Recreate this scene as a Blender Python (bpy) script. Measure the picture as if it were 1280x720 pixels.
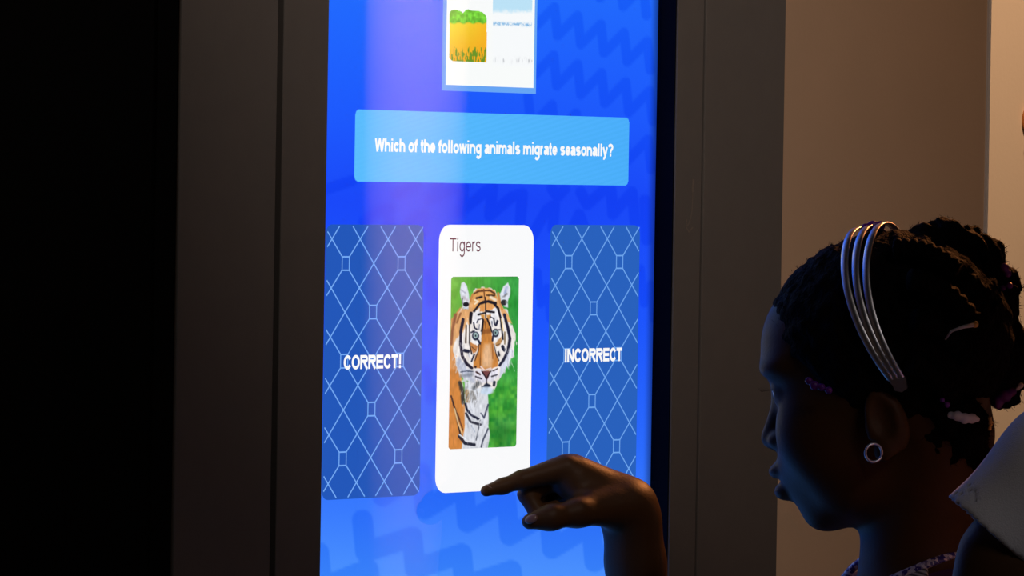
import bpy, bmesh, math, random
import numpy as np
from mathutils import Vector, Matrix, Euler

for o in list(bpy.data.objects):
    bpy.data.objects.remove(o, do_unlink=True)
SC = bpy.context.scene
C = SC.collection
rng = np.random.default_rng(7)
random.seed(7)

# ------------------------------------------------------------------ camera
# World axes: X runs along the kiosk front, Y into the kiosk, Z up.
F_PX = 8000.0
_u = np.array([(6250 - 640) / F_PX, (315 - 360) / F_PX, 1.0]); _u /= np.linalg.norm(_u)
_lean = 0.0164
_v = np.array([_lean, -1.0, -(_u[0] * _lean - _u[1]) / _u[2]]); _v /= np.linalg.norm(_v)
_n = np.cross(_v, _u)
RW = np.array([_u, _n, _v])                       # camera (right, down, forward) -> world
CAM = np.array([0, 0, 1.18]) - RW @ np.array([(620 - 640) / F_PX * 5.0, 0, 5.0])

def P(px, py, depth):
    """world point seen at a pixel, at a distance along the view axis"""
    return CAM + RW @ (np.array([(px - 640) / F_PX, (py - 360) / F_PX, 1.0]) * depth)

def on_plane(px, py, y=0.0):
    """world point seen at a pixel on a plane parallel to the kiosk front"""
    d = RW @ np.array([(px - 640) / F_PX, (py - 360) / F_PX, 1.0])
    return CAM + d * ((y - CAM[1]) / d[1])

def proj(p):
    q = (np.asarray(p) - CAM) @ RW
    return 640 + F_PX * q[..., 0] / q[..., 2], 360 + F_PX * q[..., 1] / q[..., 2]

cam_data = bpy.data.cameras.new('camera')
cam_data.sensor_width = 36.0
cam_data.lens = 36.0 * F_PX / 1280.0
cam_data.clip_start = 0.05
cam = bpy.data.objects.new('camera', cam_data)
C.objects.link(cam)
_m = Matrix.Identity(4)
for i, col in enumerate((RW @ [1, 0, 0], RW @ [0, -1, 0], RW @ [0, 0, -1], CAM)):
    for j in range(3):
        _m[j][i] = float(col[j])
cam.matrix_world = _m
SC.camera = cam

# ------------------------------------------------------------------ world, exposure, lights
SC.view_settings.view_transform = 'Standard'
SC.view_settings.look = 'None'
SC.view_settings.exposure = 0.0
SC.view_settings.gamma = 1.0
SC.view_settings.use_curve_mapping = False
world = bpy.data.worlds.new('world'); SC.world = world
world.use_nodes = True
world.node_tree.nodes['Background'].inputs[0].default_value = (0.9, 0.85, 0.8, 1)
world.node_tree.nodes['Background'].inputs[1].default_value = 0.004

CEIL = 3.0
ADDED_COLUMN = (1.692, -1.275)                          # unseen column added to mirror as a pale band in the cover glass
def spot_light(name, loc, target, power, col, angle, blend=0.6, size=0.04):
    l = bpy.data.lights.new(name, 'SPOT')
    l.energy = power; l.color = col; l.spot_size = math.radians(angle); l.spot_blend = blend
    l.shadow_soft_size = size
    o = bpy.data.objects.new(name, l); C.objects.link(o)
    o.location = loc
    o.rotation_euler = (Vector(target) - Vector(loc)).to_track_quat('-Z', 'Y').to_euler()
    return o
WARM = (1.0, 0.62, 0.36)
# room lamps: (name, position, aimed at, watts, colour, cone, blend)
LAMPS = [
    ('kiosk_lamp', (-0.90, -1.80, 2.80), (0.04, 0.0, 1.84), 100.0, (1.0, 0.86, 0.76), 42, 1.0),
    ('beige_wall_lamp', (1.05, -0.75, 2.80), (1.24, 0.45, 1.30), 21.0, (1.0, 0.60, 0.34), 60, 1.0),
    ('bright_wall_lamp', (3.45, 0.75, 2.80), (3.6, 1.7, 1.3), 116.0, (1.0, 0.60, 0.34), 75, 0.8),
    ('rim_lamp', (1.92, 0.04, 2.25), (0.0, -0.33, 1.06), 135.0, (1.0, 0.34, 0.10), 22, 0.6),
    ('added_column_lamp', (0.55, -0.50, 2.80), (1.69, -1.275, 1.02), 950.0, (1.0, 0.54, 0.38), 30, 0.6),  # added to brighten the unseen column for its mirrored band
]
for nm, loc, tg, pw, col, ang, bl in LAMPS:
    spot_light(nm, loc, tg, pw, col, ang, bl, 0.14 if nm == 'rim_lamp' else 0.04)
_a = bpy.data.lights.new('fill_panel_light', 'AREA')  # added fill light that sets the ambient level of the room
_a.energy = 13.0; _a.shape = 'RECTANGLE'; _a.size = 1.1; _a.size_y = 1.1; _a.color = (1.0, 0.92, 0.90)
_ao = bpy.data.objects.new('fill_panel_light', _a); C.objects.link(_ao)
_ao.location = (-1.6, -3.4, CEIL - 0.06)

# ------------------------------------------------------------------ helpers
def s2l(c):
    c = np.asarray(c, float) / 255.0
    return np.where(c <= 0.04045, c / 12.92, ((c + 0.055) / 1.055) ** 2.4)

_mats = {}
def mat(name, col=(0.5, 0.5, 0.5), rough=0.6, metal=0.0, noise=0.0, nscale=20.0, bump=0.0, bscale=60.0,
        spec=0.5, attr=None, sheen=0.0):
    if name in _mats: return _mats[name]
    m = bpy.data.materials.new(name); m.use_nodes = True
    nt = m.node_tree; b = nt.nodes['Principled BSDF']
    b.inputs['Base Color'].default_value = (*col, 1)
    b.inputs['Roughness'].default_value = rough
    b.inputs['Metallic'].default_value = metal
    b.inputs['Specular IOR Level'].default_value = spec
    if sheen: b.inputs['Sheen Weight'].default_value = sheen
    tc = nt.nodes.new('ShaderNodeTexCoord')
    src = None
    if attr:
        a = nt.nodes.new('ShaderNodeAttribute'); a.attribute_name = attr; src = a.outputs['Color']
    if noise:
        n = nt.nodes.new('ShaderNodeTexNoise'); n.inputs['Scale'].default_value = nscale
        n.inputs['Detail'].default_value = 5
        nt.links.new(tc.outputs['Object'], n.inputs['Vector'])
        mr = nt.nodes.new('ShaderNodeMapRange')
        mr.inputs['To Min'].default_value = 1 - noise; mr.inputs['To Max'].default_value = 1 + noise
        nt.links.new(n.outputs['Fac'], mr.inputs['Value'])
        mx = nt.nodes.new('ShaderNodeMix'); mx.data_type = 'RGBA'; mx.blend_type = 'MULTIPLY'
        mx.inputs['Factor'].default_value = 1
        if src: nt.links.new(src, mx.inputs['A'])
        else: mx.inputs['A'].default_value = (*col, 1)
        nt.links.new(mr.outputs['Result'], mx.inputs['B'])
        src = mx.outputs['Result']
    if src: nt.links.new(src, b.inputs['Base Color'])
    if bump:
        n2 = nt.nodes.new('ShaderNodeTexNoise'); n2.inputs['Scale'].default_value = bscale
        n2.inputs['Detail'].default_value = 4
        nt.links.new(tc.outputs['Object'], n2.inputs['Vector'])
        bp = nt.nodes.new('ShaderNodeBump'); bp.inputs['Strength'].default_value = bump
        bp.inputs['Distance'].default_value = 0.002
        nt.links.new(n2.outputs['Fac'], bp.inputs['Height'])
        nt.links.new(bp.outputs['Normal'], b.inputs['Normal'])
    _mats[name] = m
    return m

def glow(name, rgb=None, attr=None, strength=1.06):
    """a lit display pixel colour"""
    if name in _mats: return _mats[name]
    m = bpy.data.materials.new(name); m.use_nodes = True
    nt = m.node_tree; nt.nodes.clear()
    e = nt.nodes.new('ShaderNodeEmission'); out = nt.nodes.new('ShaderNodeOutputMaterial')
    e.inputs['Strength'].default_value = strength
    if attr:
        a = nt.nodes.new('ShaderNodeAttribute'); a.attribute_name = attr
        nt.links.new(a.outputs['Color'], e.inputs['Color'])
    else:
        e.inputs['Color'].default_value = (*s2l(rgb), 1)
    nt.links.new(e.outputs[0], out.inputs[0])
    _mats[name] = m
    return m

def link(name, me, material, parent=None, smooth=False):
    o = bpy.data.objects.new(name, me); C.objects.link(o)
    if material is not None: me.materials.append(material)
    if parent is not None: o.parent = parent
    if smooth: me.polygons.foreach_set('use_smooth', [True] * len(me.polygons))
    return o

def mesh(name, verts, faces, material, parent=None, smooth=False):
    me = bpy.data.meshes.new(name)
    me.from_pydata([tuple(map(float, v)) for v in verts], [], [tuple(map(int, f)) for f in faces])
    me.update()
    return link(name, me, material, parent, smooth)

def big_mesh(name, V, Q, material, parent=None, smooth=True, col=None):
    """quads given as arrays"""
    me = bpy.data.meshes.new(name)
    V = np.ascontiguousarray(V, np.float32); Q = np.ascontiguousarray(Q, np.int32)
    me.vertices.add(len(V)); me.vertices.foreach_set('co', V.ravel())
    me.loops.add(Q.size); me.loops.foreach_set('vertex_index', Q.ravel())
    me.polygons.add(len(Q)); me.polygons.foreach_set('loop_start', np.arange(0, Q.size, Q.shape[1], dtype=np.int32))
    if smooth: me.polygons.foreach_set('use_smooth', np.ones(len(Q), bool))
    me.update(calc_edges=True); me.validate()
    if col is not None:
        a = me.color_attributes.new('Col', 'FLOAT_COLOR', 'POINT')
        c4 = np.ones((len(V), 4), np.float32); c4[:, :3] = col
        a.data.foreach_set('color', c4.ravel())
    return link(name, me, material, parent)

def boxmesh(name, lo, hi, material, parent=None, bevel=0.0):
    bm = bmesh.new()
    bmesh.ops.create_cube(bm, size=1)
    lo = Vector(lo); hi = Vector(hi)
    for v in bm.verts:
        v.co = Vector((lo[i] + (v.co[i] + 0.5) * (hi[i] - lo[i]) for i in range(3)))
    if bevel:
        bmesh.ops.bevel(bm, geom=bm.edges[:], offset=bevel, segments=2, affect='EDGES', profile=0.5)
    me = bpy.data.meshes.new(name); bm.to_mesh(me); bm.free()
    return link(name, me, material, parent)

def tag(o, label=None, cat=None, group=None, kind=None):
    if label: o['label'] = label
    if cat: o['category'] = cat
    if group: o['group'] = group
    if kind: o['kind'] = kind
    return o

def empty(name, loc=(0, 0, 0), rz=0.0):
    o = bpy.data.objects.new(name, None); C.objects.link(o)
    o.empty_display_size = 0.1
    o.location = loc; o.rotation_euler = (0, 0, rz)
    return o

def lathe(name, prof, material, parent=None, n=24, axis='Z', at=(0, 0, 0)):
    """surface of revolution from (radius, height) points, closed at both ends"""
    V = []; Fc = []
    for r, h in prof:
        for k in range(n):
            t = 2 * math.pi * k / n
            p = (r * math.cos(t), r * math.sin(t), h)
            if axis == 'Y': p = (p[0], p[2], p[1])
            V.append((p[0] + at[0], p[1] + at[1], p[2] + at[2]))
    for i in range(len(prof) - 1):
        for k in range(n):
            a = i * n + k; b = i * n + (k + 1) % n
            Fc.append((a, b, b + n, a + n))
    Fc.append(tuple(range(n))[::-1]); Fc.append(tuple((len(prof) - 1) * n + k for k in range(n)))
    return mesh(name, V, Fc, material, parent, True)

# ------------------------------------------------------------------ materials of the place
M_beige = mat('beige_paint', (0.58, 0.43, 0.31), 0.85, noise=0.05, nscale=9, bump=0.12, bscale=220)
M_bright = mat('cream_paint', (0.80, 0.72, 0.62), 0.8, noise=0.06, nscale=5, bump=0.1, bscale=160)
M_black = mat('black_laminate', (0.006, 0.006, 0.0065), 0.75, noise=0.15, nscale=40, spec=0.15)
M_frame = mat('dark_bronze_metal', (0.135, 0.118, 0.105), 0.55, noise=0.07, nscale=60, bump=0.05, bscale=500, spec=0.25)
M_groove = mat('black_gap', (0.003, 0.003, 0.003), 0.9, spec=0.0)
M_recess = mat('black_liner', (0.002, 0.002, 0.003), 0.6, noise=0.05, spec=0.08)
M_dark = mat('charcoal_paint', (0.05, 0.047, 0.045), 0.9, noise=0.05, nscale=4)
M_floor = mat('dark_carpet', (0.05, 0.045, 0.045), 0.95, noise=0.2, nscale=160, bump=0.4, bscale=400)
M_ceil = mat('dark_ceiling_paint', (0.06, 0.055, 0.05), 0.9, noise=0.04, nscale=3)
M_chrome = mat('satin_steel', (0.6, 0.6, 0.62), 0.28, 1.0, noise=0.04)
M_edgelight = mat('pale_edge_highlight', (0.75, 0.76, 0.8), 0.5, noise=0.03)

# ------------------------------------------------------------------ the room
WALL_Y = 0.45
wall_end = float(on_plane(1231.5, 200, WALL_Y)[0])
X0, X1, Y0, Y1 = -5.6, 5.0, -5.0, 1.7
def st(o): return tag(o, kind='structure')
st(boxmesh('floor', (X0, Y0, -0.1), (X1, Y1, 0.0), M_floor))
st(boxmesh('ceiling', (X0, Y0, CEIL), (X1, Y1, CEIL + 0.1), M_ceil))
st(boxmesh('wall_back', (X0, WALL_Y, 0), (wall_end, WALL_Y + 0.12, CEIL), M_beige))
tr = boxmesh('wall_edge_highlight', (wall_end - 0.001, WALL_Y - 0.002, 0), (wall_end + 0.004, WALL_Y + 0.122, CEIL), M_edgelight); st(tr)  # pale bluish strip paints the light highlight along the wall end
st(boxmesh('wall_far', (wall_end - 0.4, Y1, 0), (X1, Y1 + 0.1, CEIL), M_bright))
st(boxmesh('wall_right', (X1, Y0, 0), (X1 + 0.1, Y1 + 0.1, CEIL), M_dark))
st(boxmesh('wall_left', (X0 - 0.1, Y0, 0), (X0, WALL_Y + 0.12, CEIL), M_dark))
st(boxmesh('wall_front', (X0, Y0 - 0.1, 0), (X1, Y0, CEIL), M_dark))
st(boxmesh('wall_side', (wall_end - 0.4, WALL_Y + 0.12, 0), (wall_end - 0.3, Y1, CEIL), M_dark))

# ------------------------------------------------------------------ the kiosk
KL, GL, BL_, BR_, GR, KR = -0.4035, -0.283, -0.2235, 0.2507, 0.291, 0.4135
REC = 0.0187                                     # the display sits this far behind the bezel
KTOP = 1.86
kiosk = empty('touch_kiosk', (0.005, 0.14, 0))
tag(kiosk, 'tall dark kiosk with a recessed upright blue quiz touchscreen', 'kiosk')
def kb(name, lo, hi, m, bevel=0.0, parent=None):
    off = Vector((0.005, 0.14, 0))
    return boxmesh(name, Vector(lo) - off, Vector(hi) - off, m, parent or kiosk, bevel)
GW = 0.0035
cabinet = kb('cabinet', (KL + 0.002, 0.022, 0.0), (KR - 0.002, 0.30, KTOP - 0.002), M_black)
tag(cabinet, 'matte black cabinet side')
for lo, hi in (((KL, 0, 0.0), (GL - GW, 0.003, KTOP)), ((GR + GW * 0.5, 0, 0.0), (KR, 0.02, KTOP))):
    kb('frame_panel', lo, hi, M_frame, 0.0012)
kb('panel_core', (KL + 0.0006, 0.003, 0.0), (GL - GW, 0.022, KTOP - 0.002), M_black)
BZ0, BZ1, BW = 0.62, 1.66, 0.045
kb('frame_panel', (GL - GW, 0, BZ1 + GW), (GR + GW * 0.5, 0.02, KTOP), M_frame, 0.0012)
kb('frame_panel', (GL - GW, 0, 0.0), (GR + GW * 0.5, 0.02, BZ0 - GW), M_frame, 0.0012)
# bezel strips round the screen
kb('bezel', (GL + GW, 0, BZ0), (BL_, 0.02, BZ1), M_frame, 0.0008)
kb('bezel', (BR_, 0, BZ0), (GR - GW * 0.5, 0.02, BZ1), M_frame, 0.0008)
kb('bezel', (BL_, 0, BZ1 - BW), (BR_, 0.02, BZ1), M_frame, 0.0008)
kb('bezel', (BL_, 0, BZ0), (BR_, 0.02, BZ0 + BW), M_frame, 0.0008)
# groove bottoms and the black liner of the recess
kb('groove', (GL - 0.01, 0.012, 0.0), (GL + 0.01, 0.0215, KTOP - 0.01), M_groove)
kb('groove', (GR - 0.01, 0.012, 0.0), (GR + 0.01, 0.0215, KTOP - 0.01), M_groove)
kb('recess_liner', (BR_ - 0.0012, 0.0015, BZ0 + BW), (BR_ + 0.0005, 0.021, BZ1 - BW), M_recess)
kb('recess_liner', (BL_ - 0.0005, 0.0015, BZ0 + BW), (BL_ + 0.0012, 0.021, BZ1 - BW), M_recess)
kb('plinth', (KL + 0.03, -0.10, 0.0), (KR - 0.03, 0.36, 0.03), M_frame, 0.004)
# faint scuff marks on the right bezel
M_scuff = mat('scuffed_metal', (0.20, 0.155, 0.125), 0.7, noise=0.3, nscale=300)
def ribbon(name, pts, w, y, m, parent, off=(0, 0, 0), thick=0.0004):
    """flat stroke along (x, z) points lying on a plane parallel to the kiosk front"""
    V = []; Fc = []
    pts = [np.array(p, float) for p in pts]
    for i, p in enumerate(pts):
        a = pts[max(i - 1, 0)]; b = pts[min(i + 1, len(pts) - 1)]
        t = b - a; t /= (np.linalg.norm(t) + 1e-12); nn = np.array([-t[1], t[0]]) * w / 2
        for s in (1, -1):
            q = p + nn * s
            V.append((q[0] - off[0], y - off[1], q[1] - off[2]))
            V.append((q[0] - off[0], y - thick - off[1], q[1] - off[2]))
    for i in range(len(pts) - 1):
        a = 4 * i; b = a + 4
        Fc += [(a + 1, b + 1, b + 3, a + 3), (a, a + 1, b + 1, b), (a + 2, a + 3, b + 3, b + 2)]
    return V, Fc
for k, pp in enumerate(([(866.5, 224), (866, 232), (865.6, 240)], [(865.6, 240), (865.2, 256), (864.5, 266), (862, 276), (859, 283)],
                        [(858, 274), (857.5, 284), (861, 290), (866, 284)])):
    pts = [on_plane(x, y, 0.0)[[0, 2]] for x, y in pp]
    V, Fc = ribbon('scuff', pts, 0.0028 if k == 0 else 0.0012, -0.0001, M_scuff, kiosk, (0.005, 0.14, 0), 0.0001)
    mesh('scuff_mark', V, Fc, M_scuff, kiosk)

# ------------------------------------------------------------------ the display
DY = REC
OFF = np.array([0.005, 0.14, 0.0])
def SP(px, py, y=DY): return on_plane(px, py, y)
DX0, DX1, DZ0, DZ1 = BL_ - 0.004, BR_ + 0.004, BZ0 + 0.03, BZ1 - 0.03

def sstep(e0, e1, x):
    t = np.clip((x - e0) / (e1 - e0), 0, 1); return t * t * (3 - 2 * t)
def seg_d(px, py, pts):
    d = np.full(px.shape, 1e9)
    for (ax, ay), (bx, by) in zip(pts[:-1], pts[1:]):
        vx, vy = bx - ax, by - ay
        t = np.clip(((px - ax) * vx + (py - ay) * vy) / (vx * vx + vy * vy + 1e-9), 0, 1)
        d = np.minimum(d, np.hypot(px - ax - t * vx, py - ay - t * vy))
    return d
def poly_sd(px, py, pts):
    d = seg_d(px, py, list(pts) + [pts[0]])
    ins = np.zeros(px.shape, bool)
    n = len(pts)
    for i in range(n):
        x1, y1 = pts[i]; x2, y2 = pts[(i + 1) % n]
        c = ((y1 > py) != (y2 > py))
        xi = (x2 - x1) * (py - y1) / (y2 - y1 + 1e-12) + x1
        ins ^= c & (px < xi)
    return np.where(ins, -d, d)
def vnoise(px, py, s, seed=0):
    r = np.random.default_rng(seed); g = r.random((64, 64))
    x = px / s; y = py / s
    xi = np.floor(x).astype(int); yi = np.floor(y).astype(int)
    fx = x - xi; fy = y - yi; fx = fx * fx * (3 - 2 * fx); fy = fy * fy * (3 - 2 * fy)
    g00 = g[xi % 64, yi % 64]; g10 = g[(xi + 1) % 64, yi % 64]
    g01 = g[xi % 64, (yi + 1) % 64]; g11 = g[(xi + 1) % 64, (yi + 1) % 64]
    return (g00 * (1 - fx) + g10 * fx) * (1 - fy) + (g01 * (1 - fx) + g11 * fx) * fy

def painted(name, x0, x1, z0, z1, y, nx, nz, paint, parent, round_px=0.0):
    """a flat display picture: a fine grid in the display plane whose points carry colours"""
    xs = np.linspace(x0, x1, nx); zs = np.linspace(z1, z0, nz)
    X, Z = np.meshgrid(xs, zs)
    W = np.stack([X, np.full_like(X, y), Z], -1)
    px, py = proj(W)
    col = s2l(np.clip(paint(px, py, X, Z), 0, 255)).reshape(-1, 3)
    idx = np.arange(nx * nz).reshape(nz, nx)
    Q = np.stack([idx[:-1, :-1], idx[1:, :-1], idx[1:, 1:], idx[:-1, 1:]], -1).reshape(-1, 4)
    return big_mesh(name, W.reshape(-1, 3) - OFF, Q, glow('display_colours', attr='Col'), parent, False, col)

# background with brushed zigzags
ZIG = []
def zig(x0, yt, per, amp, slope, n, w, lean=2.0):
    """upright down-strokes joined by slanting up-strokes; yt is the height of the first trough"""
    pts = []
    for i in range(n):
        x = x0 + per * i; y = yt + slope * per * i
        pts += [(x - lean, y - amp), (x + lean, y)]
    ZIG.append((pts, w))
zig(666, 34, 29, 36, 0.37, 6, 12); zig(664, 96, 30, 38, 0.37, 6, 12); zig(662, 158, 30, 38, 0.36, 6, 12); zig(690, -24, 29, 38, 0.37, 5, 12)
for pts in ([(522, 230), (495, 243)], [(548, 230), (537, 250), (566, 236)], [(455, 277), (474, 264), (488, 260), (485, 284)], [(500, 290), (520, 270), (530, 268), (528, 296)],
            [(580, 234), (575, 266), (606, 240), (616, 234), (612, 270), (640, 246), (653, 242), (650, 282)], [(662, 300), (684, 262), (693, 256), (691, 286)],
            [(690, 236), (697, 246), (706, 236)], [(726, 240), (734, 256), (754, 238)], [(764, 238), (766, 268), (790, 240), (794, 278)], [(716, 286), (724, 268), (730, 284)],
            [(403, 238), (440, 226)], [(806, 250), (808, 300)]):
    ZIG.append((pts, 14))
zig(423, 604, 53, 46, 0.31, 9, 25); zig(455, 690, 62, 40, 0.34, 6, 26); zig(400, 735, 62, 44, 0.34, 6, 27)
zig(537, 380, 14, 40, 1.6, 6, 10); zig(535, 500, 14, 40, 1.6, 6, 10); zig(674, 380, 12, 40, 1.6, 6, 10); zig(803, 380, 12, 44, 1.6, 6, 10)
def paint_bg(px, py, X, Z):
    t = py[..., None]
    stops = [(-500, (40, 120, 255)), (0, (34, 106, 255)), (150, (30, 90, 254)), (250, (27, 74, 250)), (400, (30, 86, 255)),
             (560, (44, 108, 255)), (640, (58, 124, 255)), (720, (76, 146, 255)), (1300, (110, 175, 255))]
    xs = [s[0] for s in stops]
    out = np.stack([np.interp(py, xs, [s[1][i] for s in stops]) for i in range(3)], -1)
    mid = np.exp(-(((px - 600) / 130) ** 2 + ((py - 260) / 140) ** 2))[..., None]
    out = out - mid * np.array([1, 5, 2])
    edge = sstep(812, 826, px + (py - 10) * 0.0164)[..., None]  # viewing-angle falloff at the right side, dimmed into the display colours
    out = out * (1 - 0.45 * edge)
    mk = np.zeros(px.shape)
    for pts, w in ZIG:
        d = seg_d(px, py, pts)
        mk = np.maximum(mk, 1 - sstep(w * 0.5 - 1.5, w * 0.5 + 1.5, d))
    out = out * (1 - mk[..., None] * np.array([0.26, 0.115, 0.02]))
    return out
display = painted('display_screen', DX0, DX1, DZ0, DZ1, DY, 300, 560, paint_bg, kiosk)
tag(display, 'lit blue quiz display with brushed zigzag pattern')
display.location = (0, 0, 0)

def rrect(x0, x1, z0, z1, r, rx=None, seg=6):
    rx = rx or r
    pts = []
    for cx, cz, a0 in ((x1 - rx, z1 - r, 0), (x0 + rx, z1 - r, 90), (x0 + rx, z0 + r, 180), (x1 - rx, z0 + r, 270)):
        for k in range(seg + 1):
            a = math.radians(a0 + 90 * k / seg)
            pts.append((cx + rx * math.cos(a), cz + r * math.sin(a)))
    return pts
def plate(name, pts, y, m, parent=display, th=0.0002):
    V = [(p[0] - OFF[0], y - OFF[1], p[1]) for p in pts] + [(p[0] - OFF[0], y + th - OFF[1], p[1]) for p in pts]
    n = len(pts)
    Fc = [tuple(range(n))[::-1]] + [(i, (i + 1) % n, n + (i + 1) % n, n + i) for i in range(n)]
    return mesh(name, V, Fc, m, parent)
def L1(k): return DY - 0.0004 * k
def rect_from(l, r, t, b, y):
    """display rectangle from points measured on its four sides"""
    return (on_plane(*l, y)[0], on_plane(*r, y)[0],
            np.mean([on_plane(*q, y)[2] for q in b]), np.mean([on_plane(*q, y)[2] for q in t]))
def rect_z(q):  return q

# question banner
y1 = L1(1)
bx = rect_from((443.5, 182), (786, 190), ((448, 136), (785, 147.8)), ((448, 226), (782, 232.8)), y1)
def paint_banner(px, py, X, Z):
    t = np.clip((px - 443) / 343, 0, 1)[..., None]
    c = np.array([92, 190, 255]) * (1 - t) + np.array([76, 176, 252]) * t
    st_ = np.sin((px * 0.35 + py * 1.1) * 0.9)[..., None] * 2.0
    return c + st_
def painted_shape(name, pts, y, paint, res=0.0012, parent=display):
    x0 = min(p[0] for p in pts); x1_ = max(p[0] for p in pts); z0 = min(p[1] for p in pts); z1 = max(p[1] for p in pts)
    nx = int((x1_ - x0) / res) + 2; nz = int((z1 - z0) / res) + 2
    xs = np.linspace(x0, x1_, nx); zs = np.linspace(z1, z0, nz)
    X, Z = np.meshgrid(xs, zs)
    # pull grid points that fall outside the outline onto it
    sd = poly_sd(X, Z, pts)
    W = np.stack([X, np.full_like(X, y), Z], -1)
    px, py = proj(W)
    col = s2l(np.clip(paint(px, py, X, Z), 0, 255)).reshape(-1, 3)
    idx = np.arange(nx * nz).reshape(nz, nx)
    Q = np.stack([idx[:-1, :-1], idx[1:, :-1], idx[1:, 1:], idx[:-1, 1:]], -1).reshape(-1, 4)
    ok = (sd.reshape(-1)[Q] < res * 0.25).all(1)
    return big_mesh(name, W.reshape(-1, 3) - OFF, Q[ok], glow('display_colours', attr='Col'), parent, False, col)
banner = painted_shape('question_banner', rrect(*bx, 0.0035, 0.0045), y1, paint_banner, 0.0008)
tag(banner, 'light blue rounded question banner')

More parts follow.
